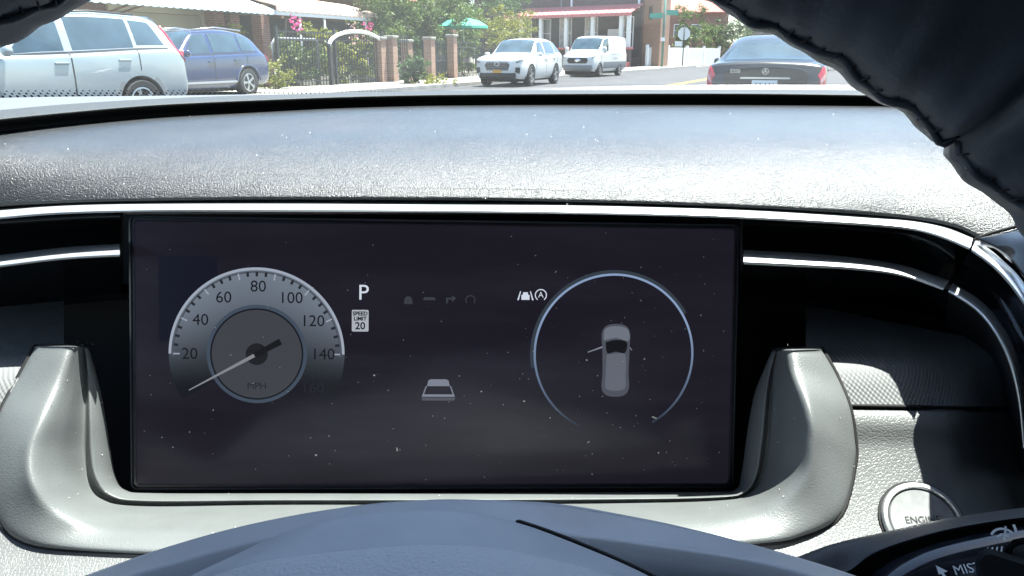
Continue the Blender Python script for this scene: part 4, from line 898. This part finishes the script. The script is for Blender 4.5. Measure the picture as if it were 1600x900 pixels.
# ================================================================== outside: houses, fences, plants (street frame)
def brick_mat(name, c1, c2, mortar, scale=1.0):
    m = pm(name, c1, .9); nt = m.node_tree; N = nt.nodes; L = nt.links; b = N['Principled BSDF']
    tc = N.new('ShaderNodeTexCoord'); sp = N.new('ShaderNodeSeparateXYZ'); L.new(tc.outputs['Object'], sp.inputs[0])
    ad = N.new('ShaderNodeMath'); ad.operation = 'ADD'; L.new(sp.outputs[0], ad.inputs[0]); L.new(sp.outputs[1], ad.inputs[1])
    cb = N.new('ShaderNodeCombineXYZ'); L.new(ad.outputs[0], cb.inputs[0]); L.new(sp.outputs[2], cb.inputs[1])
    br = N.new('ShaderNodeTexBrick'); br.inputs['Color1'].default_value = (*c1, 1); br.inputs['Color2'].default_value = (*c2, 1); br.inputs['Mortar'].default_value = (*mortar, 1)
    br.inputs['Scale'].default_value = 4*scale; br.inputs['Mortar Size'].default_value = .02; br.inputs['Brick Width'].default_value = .9; br.inputs['Row Height'].default_value = .3
    L.new(cb.outputs[0], br.inputs['Vector']); L.new(br.outputs['Color'], b.inputs['Base Color'])
    bp = N.new('ShaderNodeBump'); bp.inputs['Distance'].default_value = .01; bp.invert = True; L.new(br.outputs['Fac'], bp.inputs['Height']); L.new(bp.outputs[0], b.inputs['Normal']); return m
brick_red = brick_mat('red brick', (.26, .115, .075), (.19, .085, .06), (.3, .27, .24))
brick_tan = brick_mat('orange tan brick', (.34, .20, .13), (.28, .15, .10), (.34, .3, .26))
brick_dark = brick_mat('dark brick', (.13, .085, .08), (.10, .07, .07), (.17, .15, .14))
awning_blue = pm('pale blue awning metal', (.45, .60, .66), .5, var=.06, vscale=2)
cream_m = pm('cream paint', (.62, .57, .44), .7, var=.06, vscale=1)
garage_m = pm('garage door paint', (.50, .47, .38), .7, var=.08, vscale=1)
pink_tile = pm('pale pink roof tile', (.58, .40, .33), .8, var=.12, vscale=2)
red_tile = pm('red roofing', (.42, .11, .09), .8, var=.15, vscale=2)
red_awning = pm('red awning metal', (.52, .16, .15), .6, var=.08, vscale=2)
trim_white = pm('white trim paint', (.74, .74, .72), .6)
shade_m = pm('dark porch shade', (.045, .04, .04), .8)  # porch shade put into the colour; also on slot and gate sheet
win_m = pm('house window glass', (.05, .06, .07), .08, coat=.3)
iron_m = pm('black iron', (.018, .02, .021), .5)
def struct_thing(name, s, l, label, cat, group=None, z=0):
    return empty(name, mtx=Matrix.Translation(SW(s, l, z)) @ Matrix.Rotation(ROADZ, 4, 'Z'), label=label, cat=cat, group=group)
def bpart(root, name, x0, x1, y0, y1, z0, z1, mat, bevel=0):
    V, F = box(x0, x1, y0, y1, z0, z1); return mesh(name, V, F, mat, root, world=False, smooth=False, bevel=bevel)
def window(root, x0, x1, y, z0, z1, frame=trim_white):
    f_ = .08
    w_ = mesh('window', *join(box(x0, x1, y - .06, y + .05, z0, z0 + f_), box(x0, x1, y - .06, y + .05, z1 - f_, z1), box(x0, x0 + f_, y - .06, y + .05, z0 + f_, z1 - f_), box(x1 - f_, x1, y - .06, y + .05, z0 + f_, z1 - f_), box(x0 + f_, x1 - f_, y - .05, y + .04, (z0 + z1)/2 - .03, (z0 + z1)/2 + .03)), frame, root, world=False, smooth=False)
    for a, b in ((z0 + f_, (z0 + z1)/2 - .03), ((z0 + z1)/2 + .03, z1 - f_)):
        V, F = box(x0 + f_, x1 - f_, y - .005, y + .02, a, b); mesh('pane', V, F, win_m, w_, world=False, smooth=False)
def awning(root, x0, x1, yf, yb, zf, zb, mat, rib=.28, edge=.14, name='awning', sides=True):
    """sloping ribbed metal awning, front at yf (low), back at yb (high)"""
    n = int((x1 - x0)/(rib/4)); xs_ = np.linspace(x0, x1, n + 1); rows = []
    for y, z in ((yf - .02, zf - edge), (yf, zf), ((yf + yb)/2, (zf + zb)/2 + .05), (yb, zb)):
        rows.append([(x, y, z + .035*abs(math.sin(math.pi*(x - x0)/rib))*(1 if z > zf - edge else -1.2)) for x in xs_])
    V, F = grid(rows); o = mesh(name, V, F, mat, root, world=False, smooth=False, solid=.02)
    return o

# --- house with the garage, far left
sA0, _ = SL(60, 60, 21); sA1, _ = SL(368, 40, 21)
hA = struct_thing('garage_house', sA1, 21, 'brick garage house under a pale blue awning behind the parked silver car', 'house')
LA = sA1 - sA0
bpart(hA, 'wall', -LA - 6, 0, 0, 8, 0, 6.2, brick_red)
g0 = SL(175, 35, 21)[0] - sA1; g1 = SL(313, 35, 21)[0] - sA1
bpart(hA, 'garage_frame', g0 - .15, g1 + .12, -.10, .02, 2.42, 2.78, cream_m); bpart(hA, 'garage_frame', g1 - .02, g1 + .12, -.10, .02, 0, 2.42, cream_m)
for i in range(4): bpart(hA, 'garage_panel', g0, g1 - .04, -.06, .03, .05 + i*.595, .05 + i*.595 + .575, garage_m, bevel=.02)
a0, zA = SL(150, 4, 18.6); a1, zB = SL(428, 26, 18.6)
awning(hA, a0 - sA1 - 8, a1 - sA1, -2.4, 0, 2.62, 3.25, awning_blue)
V, F = join(*[([(a1 - sA1 + .0, -2.4, 2.48), (a1 - sA1 + .02, -2.4, 2.62), (a1 - sA1 + .02, 0, 3.25), (a1 - sA1, 0, 2.48)], [(0, 1, 2, 3)])]); mesh('awning_end', V, F, awning_blue, hA, world=False, smooth=False, solid=.02)
for px in (228, 208): 
    q = SL(px, 20, 19.0)[0] - sA1; V, F = tube([(q, -2.2, 2.55), (q, -.02, 2.1)], .03, 6); mesh('awning_strut', V, F, brick_red, hA, world=False)
window(hA, g0 + .5, g0 + 1.6, 0, 3.6, 4.9); window(hA, g1 - 1.5, g1 - .4, 0, 3.6, 4.9)
bpart(hA, 'roof', -LA - 6.2, .2, -.2, 8.2, 6.2, 6.45, red_tile)

# --- house with the pink canopy
sB0 = SL(366, 40, 22)[0]; sB1 = SL(600, 40, 22)[0]
hB = struct_thing('canopy_house', sB0, 22, 'brick house with pale pink canopy on thin white posts and dark porch', 'house')
LB = sB1 - sB0
bpart(hB, 'wall', .1, LB + 3, 2.2, 9, 0, 6.5, brick_tan)
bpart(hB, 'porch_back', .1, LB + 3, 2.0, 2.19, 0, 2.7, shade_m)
bpart(hB, 'porch_floor', -.1, LB, -3.0, 2.0, 0, .35, concrete_m)
c0 = SL(432, 14, 19.2)[0] - sB0; c1 = SL(584, 32, 19.2)[0] - sB0
rows = []
for y, z in ((-2.82, 2.62), (-2.8, 2.8), (-1.2, 3.2), (1.0, 3.5), (2.2, 3.55)):
    rows.append([(x, y, z + .03*abs(math.sin(x*9))) for x in np.linspace(c0, c1 + .3, 120)])
V, F = grid(rows); mesh('canopy', V, F, pink_tile, hB, world=False, smooth=False, solid=.05)
bpart(hB, 'canopy_beam', c0, c1 + .3, -2.78, -2.66, 2.5, 2.66, trim_white)
for px in (470, 508, 572):
    q = SL(px, 50, 19.3)[0] - sB0; V, F = tube([(q, -2.7, .3), (q, -2.7, 2.6)], .05, 8); mesh('post', V, F, trim_white, hB, world=False)
for px in (338, 362, 409):
    q = SL(px, 50, 19.9)[0] - sB0; bpart(hB, 'brick_pier', q - .22, q + .22, -2.3, -1.86, 0, 2.62, brick_red)
bpart(hB, 'porch_beam', SL(325, 50, 19.9)[0] - sB0, c0 + .2, -2.28, -1.9, 2.62, 2.85, cream_m)
bpart(hB, 'porch_shade', SL(325, 50, 21)[0] - sB0, 1.0, .6, .8, 0, 2.6, shade_m)  # dark slab standing in for the shade inside the porch
rg0 = SL(515, 5, 22)[0] - sB0
V, F = grid([[(x, y, z) for x in np.linspace(rg0, LB + 3, 20)] for y, z in ((-.6, 3.75), (2.1, 5.2), (4.5, 6.4))]); mesh('red_roof', V, F, red_tile, hB, world=False, smooth=False, solid=.06)
window(hB, 1.0, 2.2, 2.19, 4.0, 5.4); window(hB, 3.4, 4.6, 2.19, 4.0, 5.4)

# --- brick house behind the big tree
sC0 = SL(590, 30, 27)[0]; sC1 = SL(735, 30, 27)[0]
hC = struct_thing('narrow_brick_house', sC0, 27, 'narrow brick house with a pale corner pier half hidden by the tree', 'house')
bpart(hC, 'wall', 0, sC1 - sC0, .1, 8, 0, 8, brick_dark)
q = SL(711, 15, 26.5)[0] - sC0; bpart(hC, 'corner_pier', q - .35, q + .35, -.5, .09, 0, 8, brick_tan)
window(hC, 1.5, 2.8, .1, 3.6, 5.2); window(hC, 4.5, 5.8, .1, 3.6, 5.2); window(hC, 8, 9.2, .1, 3.6, 5.2)

# --- row house across the corner, red porch awning, tan side wall
def W2(px, Y): r = ray(px, 85); return Vector((r.x/r.y*Y, Y, 0))
pL, pR = W2(742, 82), W2(1000, 71); dv_ = (pR - pL); LR_ = dv_.length; yawR = math.atan2(dv_.y, dv_.x)
hD = empty('row_house', mtx=Matrix.Translation(pL) @ Matrix.Rotation(yawR, 4, 'Z'), label='dark brick row house with red porch awning, white columns and tan side wall', cat='house')
kx = LR_/(1000 - 742)
def hx(px): return (px - 742)*kx
def hz(py, Y=75): return CAM_H + (85 - py)/1147*Y
bpart(hD, 'wall', 0, LR_, 0, 2.2, 0, 9.5, brick_dark)
bpart(hD, 'side_wall', LR_ + .02, LR_ + 1.7, .3, 2.1, 0, 9.3, brick_tan)
bpart(hD, 'side_slot', LR_ + .55, LR_ + .85, .24, .31, hz(40), hz(24), shade_m)
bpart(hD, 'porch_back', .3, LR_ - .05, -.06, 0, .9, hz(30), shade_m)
aw = awning(hD, hx(815), LR_ + .25, -2.4, 0, hz(33), hz(26) + .35, red_awning, rib=.5, edge=.22)
for px in (842, 873, 911, 949, 988, 998): bpart(hD, 'porch_column', hx(px) - .16, hx(px) + .16, -2.2, -1.88, .4, hz(33) - .1, trim_white, bevel=.03)
bpart(hD, 'porch_wall', hx(815), LR_ + .1, -2.3, -1.8, 0, 1.55, brick_dark)
bpart(hD, 'porch_coping', hx(815) - .1, LR_ + .2, -2.4, -1.7, 1.55, 1.72, red_awning)
bpart(hD, 'porch_door', hx(955), hx(972), -.12, -.05, .9, 3.3, trim_white)
for px in (768, 830, 862, 915, 965): window(hD, hx(px), hx(px) + 1.3, 0, hz(2) + .1, hz(2) + 2.0)
curtain_m = pm('lace curtain', (.5, .49, .46), .9, var=.3, vscale=3)
for px in (822, 852, 884, 922, 972):
    window(hD, hx(px), hx(px) + 1.35, -.1, 1.7, hz(36)); bpart(hD, 'curtain', hx(px) + .1, hx(px) + .55, -.17, -.15, 1.8, hz(38), curtain_m)
for px in (885, 900, 995): bpart(hD, 'downspout', hx(px), hx(px) + .16, -.14, 0, hz(26), 9.2, trim_white if px != 885 else clad_m)
bpart(hD, 'cornice', -.1, LR_ + 1.8, -.3, 2.4, 9.5, 9.9, trim_white)
bpart(hD, 'red_step', LR_ - 2.2, LR_ + .3, -3.1, -2.42, 0, .5, red_tile)

# --- far houses closing the view right of the tan wall
pE = W2(1040, 120); hE = empty('far_red_house', mtx=Matrix.Translation(pE), label='far red house seen between the street sign and the trees', cat='house')
bpart(hE, 'wall', 0, 9, 0, 8, 0, 7.2, brick_red); window(hE, 1, 2.4, 0, 3.6, 5.4); window(hE, 3.6, 5, 0, 3.6, 5.4)
V, F = grid([[(x, y, z) for x in (-.4, 9.4)] for y, z in ((-.6, 7.1), (4, 9.8), (8.6, 7.1))]); mesh('roof', V, F, red_tile, hE, world=False, smooth=False, solid=.2)
for i, (px, Y, w_, h_, m_, lb) in enumerate(((-90, 75, 22, 8, brick_tan, 'far tan house left of the garage'), (1190, 130, 16, 9, brick_dark, 'far dark house behind the black saloon'), (1330, 110, 16, 9, brick_tan, 'far tan house beyond the steering wheel rim'))):
    h_o = empty('far_house', mtx=Matrix.Translation(W2(px, Y)), label=lb, cat='house', group='houses far down the street')
    bpart(h_o, 'wall', 0, w_, 0, 9, 0, h_, m_)
    V, F = grid([[(x, y, z) for x in (-.4, w_ + .4)] for y, z in ((-.6, h_ - .1), (4.5, h_ + 3), (9.6, h_ - .1))]); mesh('roof', V, F, red_tile, h_o, world=False, smooth=False, solid=.2)
    for k in range(int(w_//4)): window(h_o, 1 + k*4, 2.5 + k*4, 0, h_ - 3.4, h_ - 1.6)

# --- iron fence with brick pillars along the pavement
FL = 16.2
def fence(name, px0, px1, label, height=1.75, step=.16, l=FL, mat=None, posts=3.0):
    s0 = SL(px0, 110, l)[0]; s1 = SL(px1, 110, l)[0]; n = int((s1 - s0)/step)
    root = struct_thing(name, s0, l, label, 'fence', z=.1); mat = mat or iron_m
    V, F = box(-.011, .011, -.011, .011, .05, height); first = None
    for i in range(n + 1):
        if first is None:
            first = mesh('picket', V, F, mat, root, world=False, smooth=False); o = first
        else:
            o = first.copy(); COL.objects.link(o)
        o.location = (i*step, 0, 0)
    for z in (.18, height - .28, height - .06):
        V2, F2 = box(0, s1 - s0, -.02, .02, z, z + .035); mesh('rail', V2, F2, mat, root, world=False, smooth=False)
    k = 0.0
    while k <= s1 - s0 + .01:
        V2, F2 = box(k - .045, k + .045, -.045, .045, 0, height + .12); mesh('post', V2, F2, mat, root, world=False, smooth=False); k += posts
    return root
fence('iron_fence', 436, 640, 'black iron picket fence in front of the flowering bushes')
fence('iron_fence', 662, 745, 'black iron picket fence right of the brick gate pillars', height=1.6)
for i, (px, lb, l, h) in enumerate(((595, 'brick gate pillar under the white gate arch, leftmost', FL, 1.55), (613, 'brick gate pillar right beside the arch end', FL - .2, 1.6), (637, 'slim brick pillar left of the kerbside shrub', FL + .4, 1.5), (672, 'brick pillar right of the kerbside shrub', FL - .4, 1.6), (707, 'brick pillar nearest the white SUV', FL - .2, 1.75))):
    s_ = SL(px, 110, l)[0]; t = struct_thing('brick_pillar', s_, l, lb, 'pillar', 'brick pillars in the fence', z=.1)
    bpart(t, 'shaft', -.17, .17, -.17, .17, 0, h, brick_tan); bpart(t, 'cap', -.22, .22, -.22, .22, h, h + .11, concrete_m, bevel=.03)
# white gate arch
s0 = SL(515, 80, FL - .1)[0]; s1 = SL(600, 80, FL - .1)[0]; ga_ = struct_thing('gate_arch', (s0 + s1)/2, FL - .1, 'white arch band over the iron gate among pink flowers', 'gate', z=.1)
hw = (s1 - s0)/2; pts = [(hw*math.cos(t), 0, 1.3 + .5*math.sin(t)) for t in np.linspace(math.pi, 0, 21)]
V, F = tube(pts, .065, 8); mesh('arch', V, F, trim_white, ga_, world=False)
for q in (-hw, hw): bpart(ga_, 'arch_post', q - .06, q + .06, -.06, .06, 0, 1.36, iron_m)
# grey gate frame and bin by the driveway
s_ = SL(428, 100, 16.6)[0]; gf = struct_thing('tubular_gate', s_, 16.6, 'grey tubular gate frame beside the navy SUV', 'gate', z=.1)
V, F = tube([(0, 0, 0), (0, 0, 1.35), (.15, 0, 1.5), (2.2, 0, 1.5), (2.3, 0, 1.4), (2.3, 0, 0)], .05, 8); mesh('frame_tube', V, F, clad_m, gf, world=False)
# dark gate between two pillars
s0 = SL(675, 100, FL - .1)[0]; s1 = SL(704, 100, FL - .1)[0]; dg_ = struct_thing('garden_gate', s0 + .35, FL - .1, 'dark iron garden gate between the two right brick pillars', 'gate', z=.1)
wg = s1 - s0 - .7
for i in range(9): bpart(dg_, 'gate_bar', wg*i/8 - .012, wg*i/8 + .012, -.012, .012, .08, 1.55, iron_m)
for z in (.1, .75, 1.5): bpart(dg_, 'gate_rail', -.02, wg + .02, -.03, .03, z, z + .06, iron_m)
bpart(dg_, 'gate_sheet', 0, wg, .035, .05, .1, 1.0, shade_m)

# --- plants
def leaf_mat(name, c, tr=.35):
    m = bpy.data.materials.new(name); m.use_nodes = True; nt = m.node_tree; N = nt.nodes; L = nt.links; b = N['Principled BSDF']
    b.inputs['Roughness'].default_value = .55; b.inputs['Specular IOR Level'].default_value = .35
    tc = N.new('ShaderNodeNewGeometry'); nz = N.new('ShaderNodeTexNoise'); nz.inputs['Scale'].default_value = 1.6; nz.inputs['Detail'].default_value = 5; L.new(tc.outputs['Position'], nz.inputs['Vector'])
    rp = N.new('ShaderNodeValToRGB'); L.new(nz.outputs[0], rp.inputs[0])
    rp.color_ramp.elements[0].position = .34; rp.color_ramp.elements[0].color = (*[v*.55 for v in c], 1)
    rp.color_ramp.elements[1].position = .68; rp.color_ramp.elements[1].color = (c[0]*1.7, c[1]*1.35, c[2]*1.1, 1)
    L.new(rp.outputs[0], b.inputs['Base Color'])
    t = N.new('ShaderNodeBsdfTranslucent'); L.new(rp.outputs[0], t.inputs[0]); mx = N.new('ShaderNodeMixShader'); mx.inputs[0].default_value = tr
    L.new(b.outputs[0], mx.inputs[1]); L.new(t.outputs[0], mx.inputs[2]); L.new(mx.outputs[0], N['Material Output'].inputs[0]); return m
leaf_mid = leaf_mat('mid green leaves', (.085, .15, .04)); leaf_yel = leaf_mat('yellow green leaves', (.16, .20, .03)); leaf_dark = leaf_mat('dark green leaves', (.045, .095, .035))
flower_pink = pm('pink petals', (.72, .10, .30), .6); flower_pale = pm('pale pink petals', (.72, .38, .36), .6); bark_m = pm('bark', (.10, .075, .055), .9, var=.3, vscale=8, bumps=[('noise', 20, .02)])
def leaves(blobs, n, size, seed, tri=False):
    r = random.Random(seed); V, F = [], []; tot = sum(b[3]*b[4]*b[5] for b in blobs)
    for bx_, by_, bz_, rx_, ry_, rz_ in blobs:
        m = max(6, int(n*(rx_*ry_*rz_)/tot))
        # a few sub-clumps so that gaps and clusters show
        cl = [(Vector((r.gauss(0, 1), r.gauss(0, 1), r.gauss(0, 1))).normalized()*(r.random()**.4)) for _ in range(max(5, m//45))]
        for _ in range(m):
            c = r.choice(cl); d = c + Vector((r.gauss(0, .16), r.gauss(0, .16), r.gauss(0, .16)))
            p_ = Vector((bx_ + d.x*rx_, by_ + d.y*ry_, bz_ + d.z*rz_))
            a = Vector((r.gauss(0, 1), r.gauss(0, 1), r.gauss(0, .6))).normalized(); b = a.cross(Vector((r.gauss(0, 1), r.gauss(0, 1), r.gauss(0, 1)))).normalized()
            s_ = size*r.uniform(.6, 1.4); k = len(V)
            V += [p_ - a*s_, p_ + b*s_*.45, p_ + a*s_, p_ - b*s_*.45]; F.append((k, k+1, k+2, k+3))
    return V, F
def plant(name, s, l, label, cat, blobs, n, size, mat, seed, trunk=None, flowers=None, z=.1, group=None):
    root = struct_thing(name, s, l, label, cat, group, z)
    V, F = leaves(blobs, n, size, seed); mesh('crown' if cat == 'tree' else 'foliage', V, F, mat, root, world=False, smooth=False)
    if trunk:
        r_, h_ = trunk; rr = random.Random(seed + 5)
        V, F = tube([(0, 0, 0), (.05, .02, h_*.5), (-.03, .05, h_)], [r_, r_*.8, r_*.6], 10); mesh('trunk', V, F, bark_m, root, world=False)
        for b in blobs[:7]:
            V, F = tube([(-.03, .05, h_*.92), (b[0]*.4, b[1]*.4, (h_ + b[2])*.52), (b[0]*.9, b[1]*.9, b[2])], [r_*.5, r_*.32, r_*.1], 6); mesh('limb', V, F, bark_m, root, world=False)
    else:
        rr = random.Random(seed + 9); st = []
        for k in range(6):
            b = blobs[k % len(blobs)]; st.append(tube([(b[0]*.3, b[1]*.3, 0), (b[0]*.8 + rr.uniform(-.1, .1), b[1]*.8, b[2]*.8)], [.02, .008], 5))
        V, F = join(*st); mesh('stems', V, F, bark_m, root, world=False)
    for fb, fn, fs, fm in (flowers or []):
        V, F = leaves(fb, fn, fs, seed + 77); mesh('blossom', V, F, fm, root, world=False, smooth=False)
    return root
def SX(px, l): return SL(px, 85, l)[0]
# big tree over the fence
def rel(px, l, s): return SX(px, l) - s
ts = SX(640, 20); 
def zp(px, py, l): return SL(px, py, l)[1]
bl = []
trr = random.Random(11)
for px in range(578, 745, 17):
    for py in (66, 48, 28, 8, -16):
        if (px < 600 and py > 50) or (px > 715 and py < 20): continue
        l = 20 + trr.uniform(-1.2, 1.5); bl.append((SX(px + trr.uniform(-8, 8), l) - ts, l - 20, zp(px, py + trr.uniform(-6, 6), l), .85, .9, .62))
plant('broad_tree', ts, 20, 'broad leafy green tree standing behind the iron fence and brick pillars', 'tree', bl, 26000, .085, leaf_mid, 21, trunk=(.16, 1.9))
ts = SX(775, 22); bl = []
for px, py in ((758, 60), (775, 48), (792, 38), (770, 30), (805, 50), (815, 36), (750, 45), (790, 62)):
    bl.append((SX(px, 22) - ts, trr.uniform(-.8, .8), zp(px, py, 22), 1.0, 1.0, .7))
plant('yellowish_tree', ts, 22, 'yellowish green bush rising behind the white SUV roof', 'tree', bl, 4200, .085, leaf_yel, 31, trunk=(.1, 1.2), flowers=[([(SX(795, 22) - ts, -.6, zp(795, 34, 22), 1.4, .8, .5)], 120, .07, flower_pale)])
ts = SX(760, 26); bl = []
for px in range(735, 830, 16):
    for py in (14, -4, -20): bl.append((SX(px, 26) - ts, trr.uniform(-1, 1), zp(px, py + trr.uniform(-5, 5), 26), 1.3, 1.2, .8))
plant('overhanging_tree', ts, 26, 'dark green tree overhanging the row house windows at the top edge', 'tree', bl, 5200, .10, leaf_dark, 41, trunk=(.2, 3.4))
# flowering bushes behind the fence
def bush(name, pxs, l, py_top, label, n, mat, seed, flowers=None, size=.075, cat='bush', base=.4):
    n = int(n*1.9)
    c = sum(pxs)/len(pxs); ts = SX(c, l); bl = []; r = random.Random(seed)
    for px in pxs:
        zt = zp(px, py_top, l) - .1
        for f in (.25, .55, .85): bl.append((SX(px, l) - ts + r.uniform(-.1, .1), r.uniform(-.3, .3), zt*f + r.uniform(-.08, .08), .42, .42, .30))
    fl = [([(SX(px, l) - ts, -.35, zp(px, py, l) - .1, rad, .3, rad)], k, fs, fm) for px, py, rad, k, fs, fm in (flowers or [])]
    return plant(name, ts, l, label, cat, bl, n, size, mat, seed, flowers=fl)
bush('rose_bush', (447, 452, 458), 17.4, 58, 'tall rose bush with a big pink bloom beside the navy SUV', 700, leaf_mid, 51, [(450, 38, .22, 90, .05, flower_pink), (452, 47, .15, 40, .05, flower_pink)])
bush('yellow_green_shrub', (478, 488, 498, 508), 17.6, 40, 'bright yellow green shrub between two white canopy posts', 1500, leaf_yel, 52)
bush('hedge_bush', (448, 462, 478, 494), 17.0, 72, 'low leafy bush behind the left end of the iron fence', 1500, leaf_mid, 53)
bush('hedge_bush', (520, 535, 550, 563), 17.0, 66, 'leafy bush with pale blossoms under the white gate arch', 2000, leaf_yel, 54, [(555, 58, .3, 40, .05, flower_pale), (545, 62, .25, 24, .05, flower_pale), (562, 66, .2, 20, .05, flower_pale)])
bush('oleander_bush', (558, 566, 575), 18.2, 44, 'small bush with magenta flowers above the white arch', 900, leaf_mid, 55, [(562, 44, .28, 80, .055, flower_pink), (538, 42, .2, 30, .05, flower_pale)])
bush('kerbside_shrub', (640, 648, 656), 14.4, 92, 'dark green shrub growing in the pavement beside the kerb', 1300, leaf_dark, 56, size=.055)
bush('ground_weeds', (668, 680, 690), 13.6, 128, 'low yellow weeds at the kerb right of the shrub', 260, leaf_yel, 57, size=.05, cat='weeds')
bush('driveway_plant', (422, 426, 430), 16.0, 100, 'thin yellow green plant right behind the navy SUV bumper', 260, leaf_yel, 58, size=.06)
bush('porch_plant', (362, 365, 368), 19.2, 32, 'slim yellow plant climbing a brick pier above the navy SUV', 240, leaf_yel, 59, size=.06)
bush('far_hedge', (715, 728, 742), 17.6, 62, 'green hedge between the brick pillar and the white SUV', 1400, leaf_mid, 60, size=.07)
bush('fence_creeper', (600, 622, 650, 690), 18.0, 62, 'green creeper mass behind the brick pillars', 2200, leaf_dark, 61, size=.07)
bush('porch_conifer', (890, 896, 902), 26, 34, 'small bright green conifer behind the van roof', 500, leaf_yel, 62, size=.12)
# trees at the far corner on the right
for i, (px, Y, zt, w_, lb, m_) in enumerate(((1085, 92, 5.2, 2.6, 'dense green tree behind the white picket fence', leaf_mid), (1120, 100, 6.6, 3.2, 'tall green tree behind the black saloon roof', leaf_mid), (1150, 96, 5.0, 3.0, 'dark green tree touching the steering wheel rim', leaf_dark), (1310, 60, 3.0, 2.4, 'green roadside shrub right of the saloon tail lamp', leaf_mid), (1220, 105, 7.0, 4.0, 'large tree hidden mostly behind the steering wheel', leaf_dark))):
    p_ = W2(px, Y); s_ = p_.x*SA + p_.y*CA; l_ = -p_.x*CA + p_.y*SA; r = random.Random(i)
    bl = [(r.uniform(-w_, w_)*.7, r.uniform(-w_, w_)*.7, zt*r.uniform(.25, 1.05), w_*.45, w_*.45, zt*.17) for _ in range(12)]
    plant('far_tree', s_, l_, lb, 'tree', bl, 3200, .15, m_, 70 + i, trunk=(.18, zt*.35), z=0, group='trees at the far corner')

# --- patio umbrella, street signs, picket fence, poles
s_ = SX(725, 19.4); um = struct_thing('patio_umbrella', s_, 19.4, 'green patio umbrella showing above the yellow shrubs', 'umbrella', z=.1)
zt = zp(722, 27, 19.4) - .1; ze = zp(722, 41, 19.4) - .1; V, F = [], []
rows = []
for r_, z in ((.01, zt), (.5, zt - .1), (.9, (zt + ze)/2 + .05), (1.38, ze), (1.39, ze - .12)):
    rows.append([(r_*math.cos(t)*(1 - .05*(k % 2)), r_*math.sin(t)*(1 - .05*(k % 2)), z) for k, t in enumerate(np.linspace(0, 2*math.pi, 17)[:-1])])
V, F = grid(rows, True); mesh('canopy', V, F, pm('green canvas', (.04, .33, .22), .7), um, world=False, smooth=False, solid=.01)
V, F = tube([(0, 0, 0), (0, 0, zt)], .025, 8); mesh('pole', V, F, trim_white, um, world=False)
pS = W2(1035, 67); sp_ = empty('street_sign', mtx=Matrix.Translation(pS), label='green street sign pole with two green name blades at the corner', cat='street sign')
V, F = tube([(0, 0, 0), (0, 0, 6.6)], .10, 10); mesh('pole', V, F, pm('pole green', (.10, .19, .15), .5), sp_, world=False)
green_m = pm('sign green', (.02, .27, .20), .5)
V, F = box(.12, 1.15, -.12, -.09, hz(32, 67), hz(25, 67)); o = mesh('name_blade', V, F, green_m, sp_, world=False, smooth=False); o.rotation_euler = (0, 0, R(12))
V, F = box(-1.2, -.12, -.12, -.09, hz(36, 67), hz(29, 67)); o = mesh('name_blade', V, F, green_m, sp_, world=False, smooth=False); o.rotation_euler = (0, 0, R(-25))
V, F = box(-.22, .12, -.16, -.11, hz(67, 67), hz(62, 67)); mesh('small_plate', V, F, trim_white, sp_, world=False, smooth=False)
pT = W2(1067, 70); st_ = empty('stop_sign', mtx=Matrix.Translation(pT), label='pale back of an octagonal stop sign with a small plate below', cat='road sign')
V, F = tube([(0, -.03, 0), (0, -.03, hz(46, 70))], .045, 8); mesh('post', V, F, iron_m, st_, world=False)
zc = hz(57, 70); V, F = xf(prism([(.56*math.cos(R(22.5 + 45*k)), .56*math.sin(R(22.5 + 45*k))) for k in range(8)], 0, .02), Matrix(((1, 0, 0, 0), (0, 0, 1, .03), (0, 1, 0, zc), (0, 0, 0, 1)))); mesh('octagon_plate', V, F, pm('bare aluminium', (.68, .69, .68), .5, metal=.2), st_, world=False, smooth=False)
V, F = box(-.75, -.1, .02, .04, hz(74, 70), hz(67, 70)); mesh('small_plate', V, F, trim_white, st_, world=False, smooth=False)
pA, pB = W2(1012, 70), W2(1124, 86); dd = pB - pA; Lp = dd.length
pf = empty('picket_fence', mtx=Matrix.Translation(pA) @ Matrix.Rotation(math.atan2(dd.y, dd.x), 4, 'Z'), label='white picket fence along the far corner garden', cat='fence')
V, F = prism([(-.075, 0), (.075, 0), (.075, 1.55), (0, 1.68), (-.075, 1.55)], -.015, .015); V = [(a, c, b) for a, b, c in V]; first = None
for i in range(int(Lp/.24)):
    if first is None: first = mesh('picket', V, F, trim_white, pf, world=False, smooth=False); o = first
    else: o = first.copy(); COL.objects.link(o)
    o.location = (i*.24, 0, .08)
for z in (.4, 1.25): bpart(pf, 'rail', 0, Lp, .02, .06, z, z + .09, trim_white)
for i in range(5): bpart(pf, 'post', Lp*i/4 - .12, Lp*i/4 + .12, -.05, .16, 0, 1.95, trim_white)
for i, (px, Y, z, lb) in enumerate(((1045, 64, 5.6, 'overhead wires crossing the street at the top'),)):
    wr = empty('overhead_wire', mtx=Matrix.Translation(Vector((0, 62, 0))), label='thin overhead wires sagging across the row house front', cat='wire')
    for k, zz in enumerate((5.3, 5.9, 6.6)):
        V, F = tube([(x - 4, .25*k, zz + .0016*(x - 10)**2) for x in np.linspace(-30, 40, 30)], .02, 5); mesh('strand', V, F, iron_m, wr, world=False)
# pale car in the driveway behind the arch
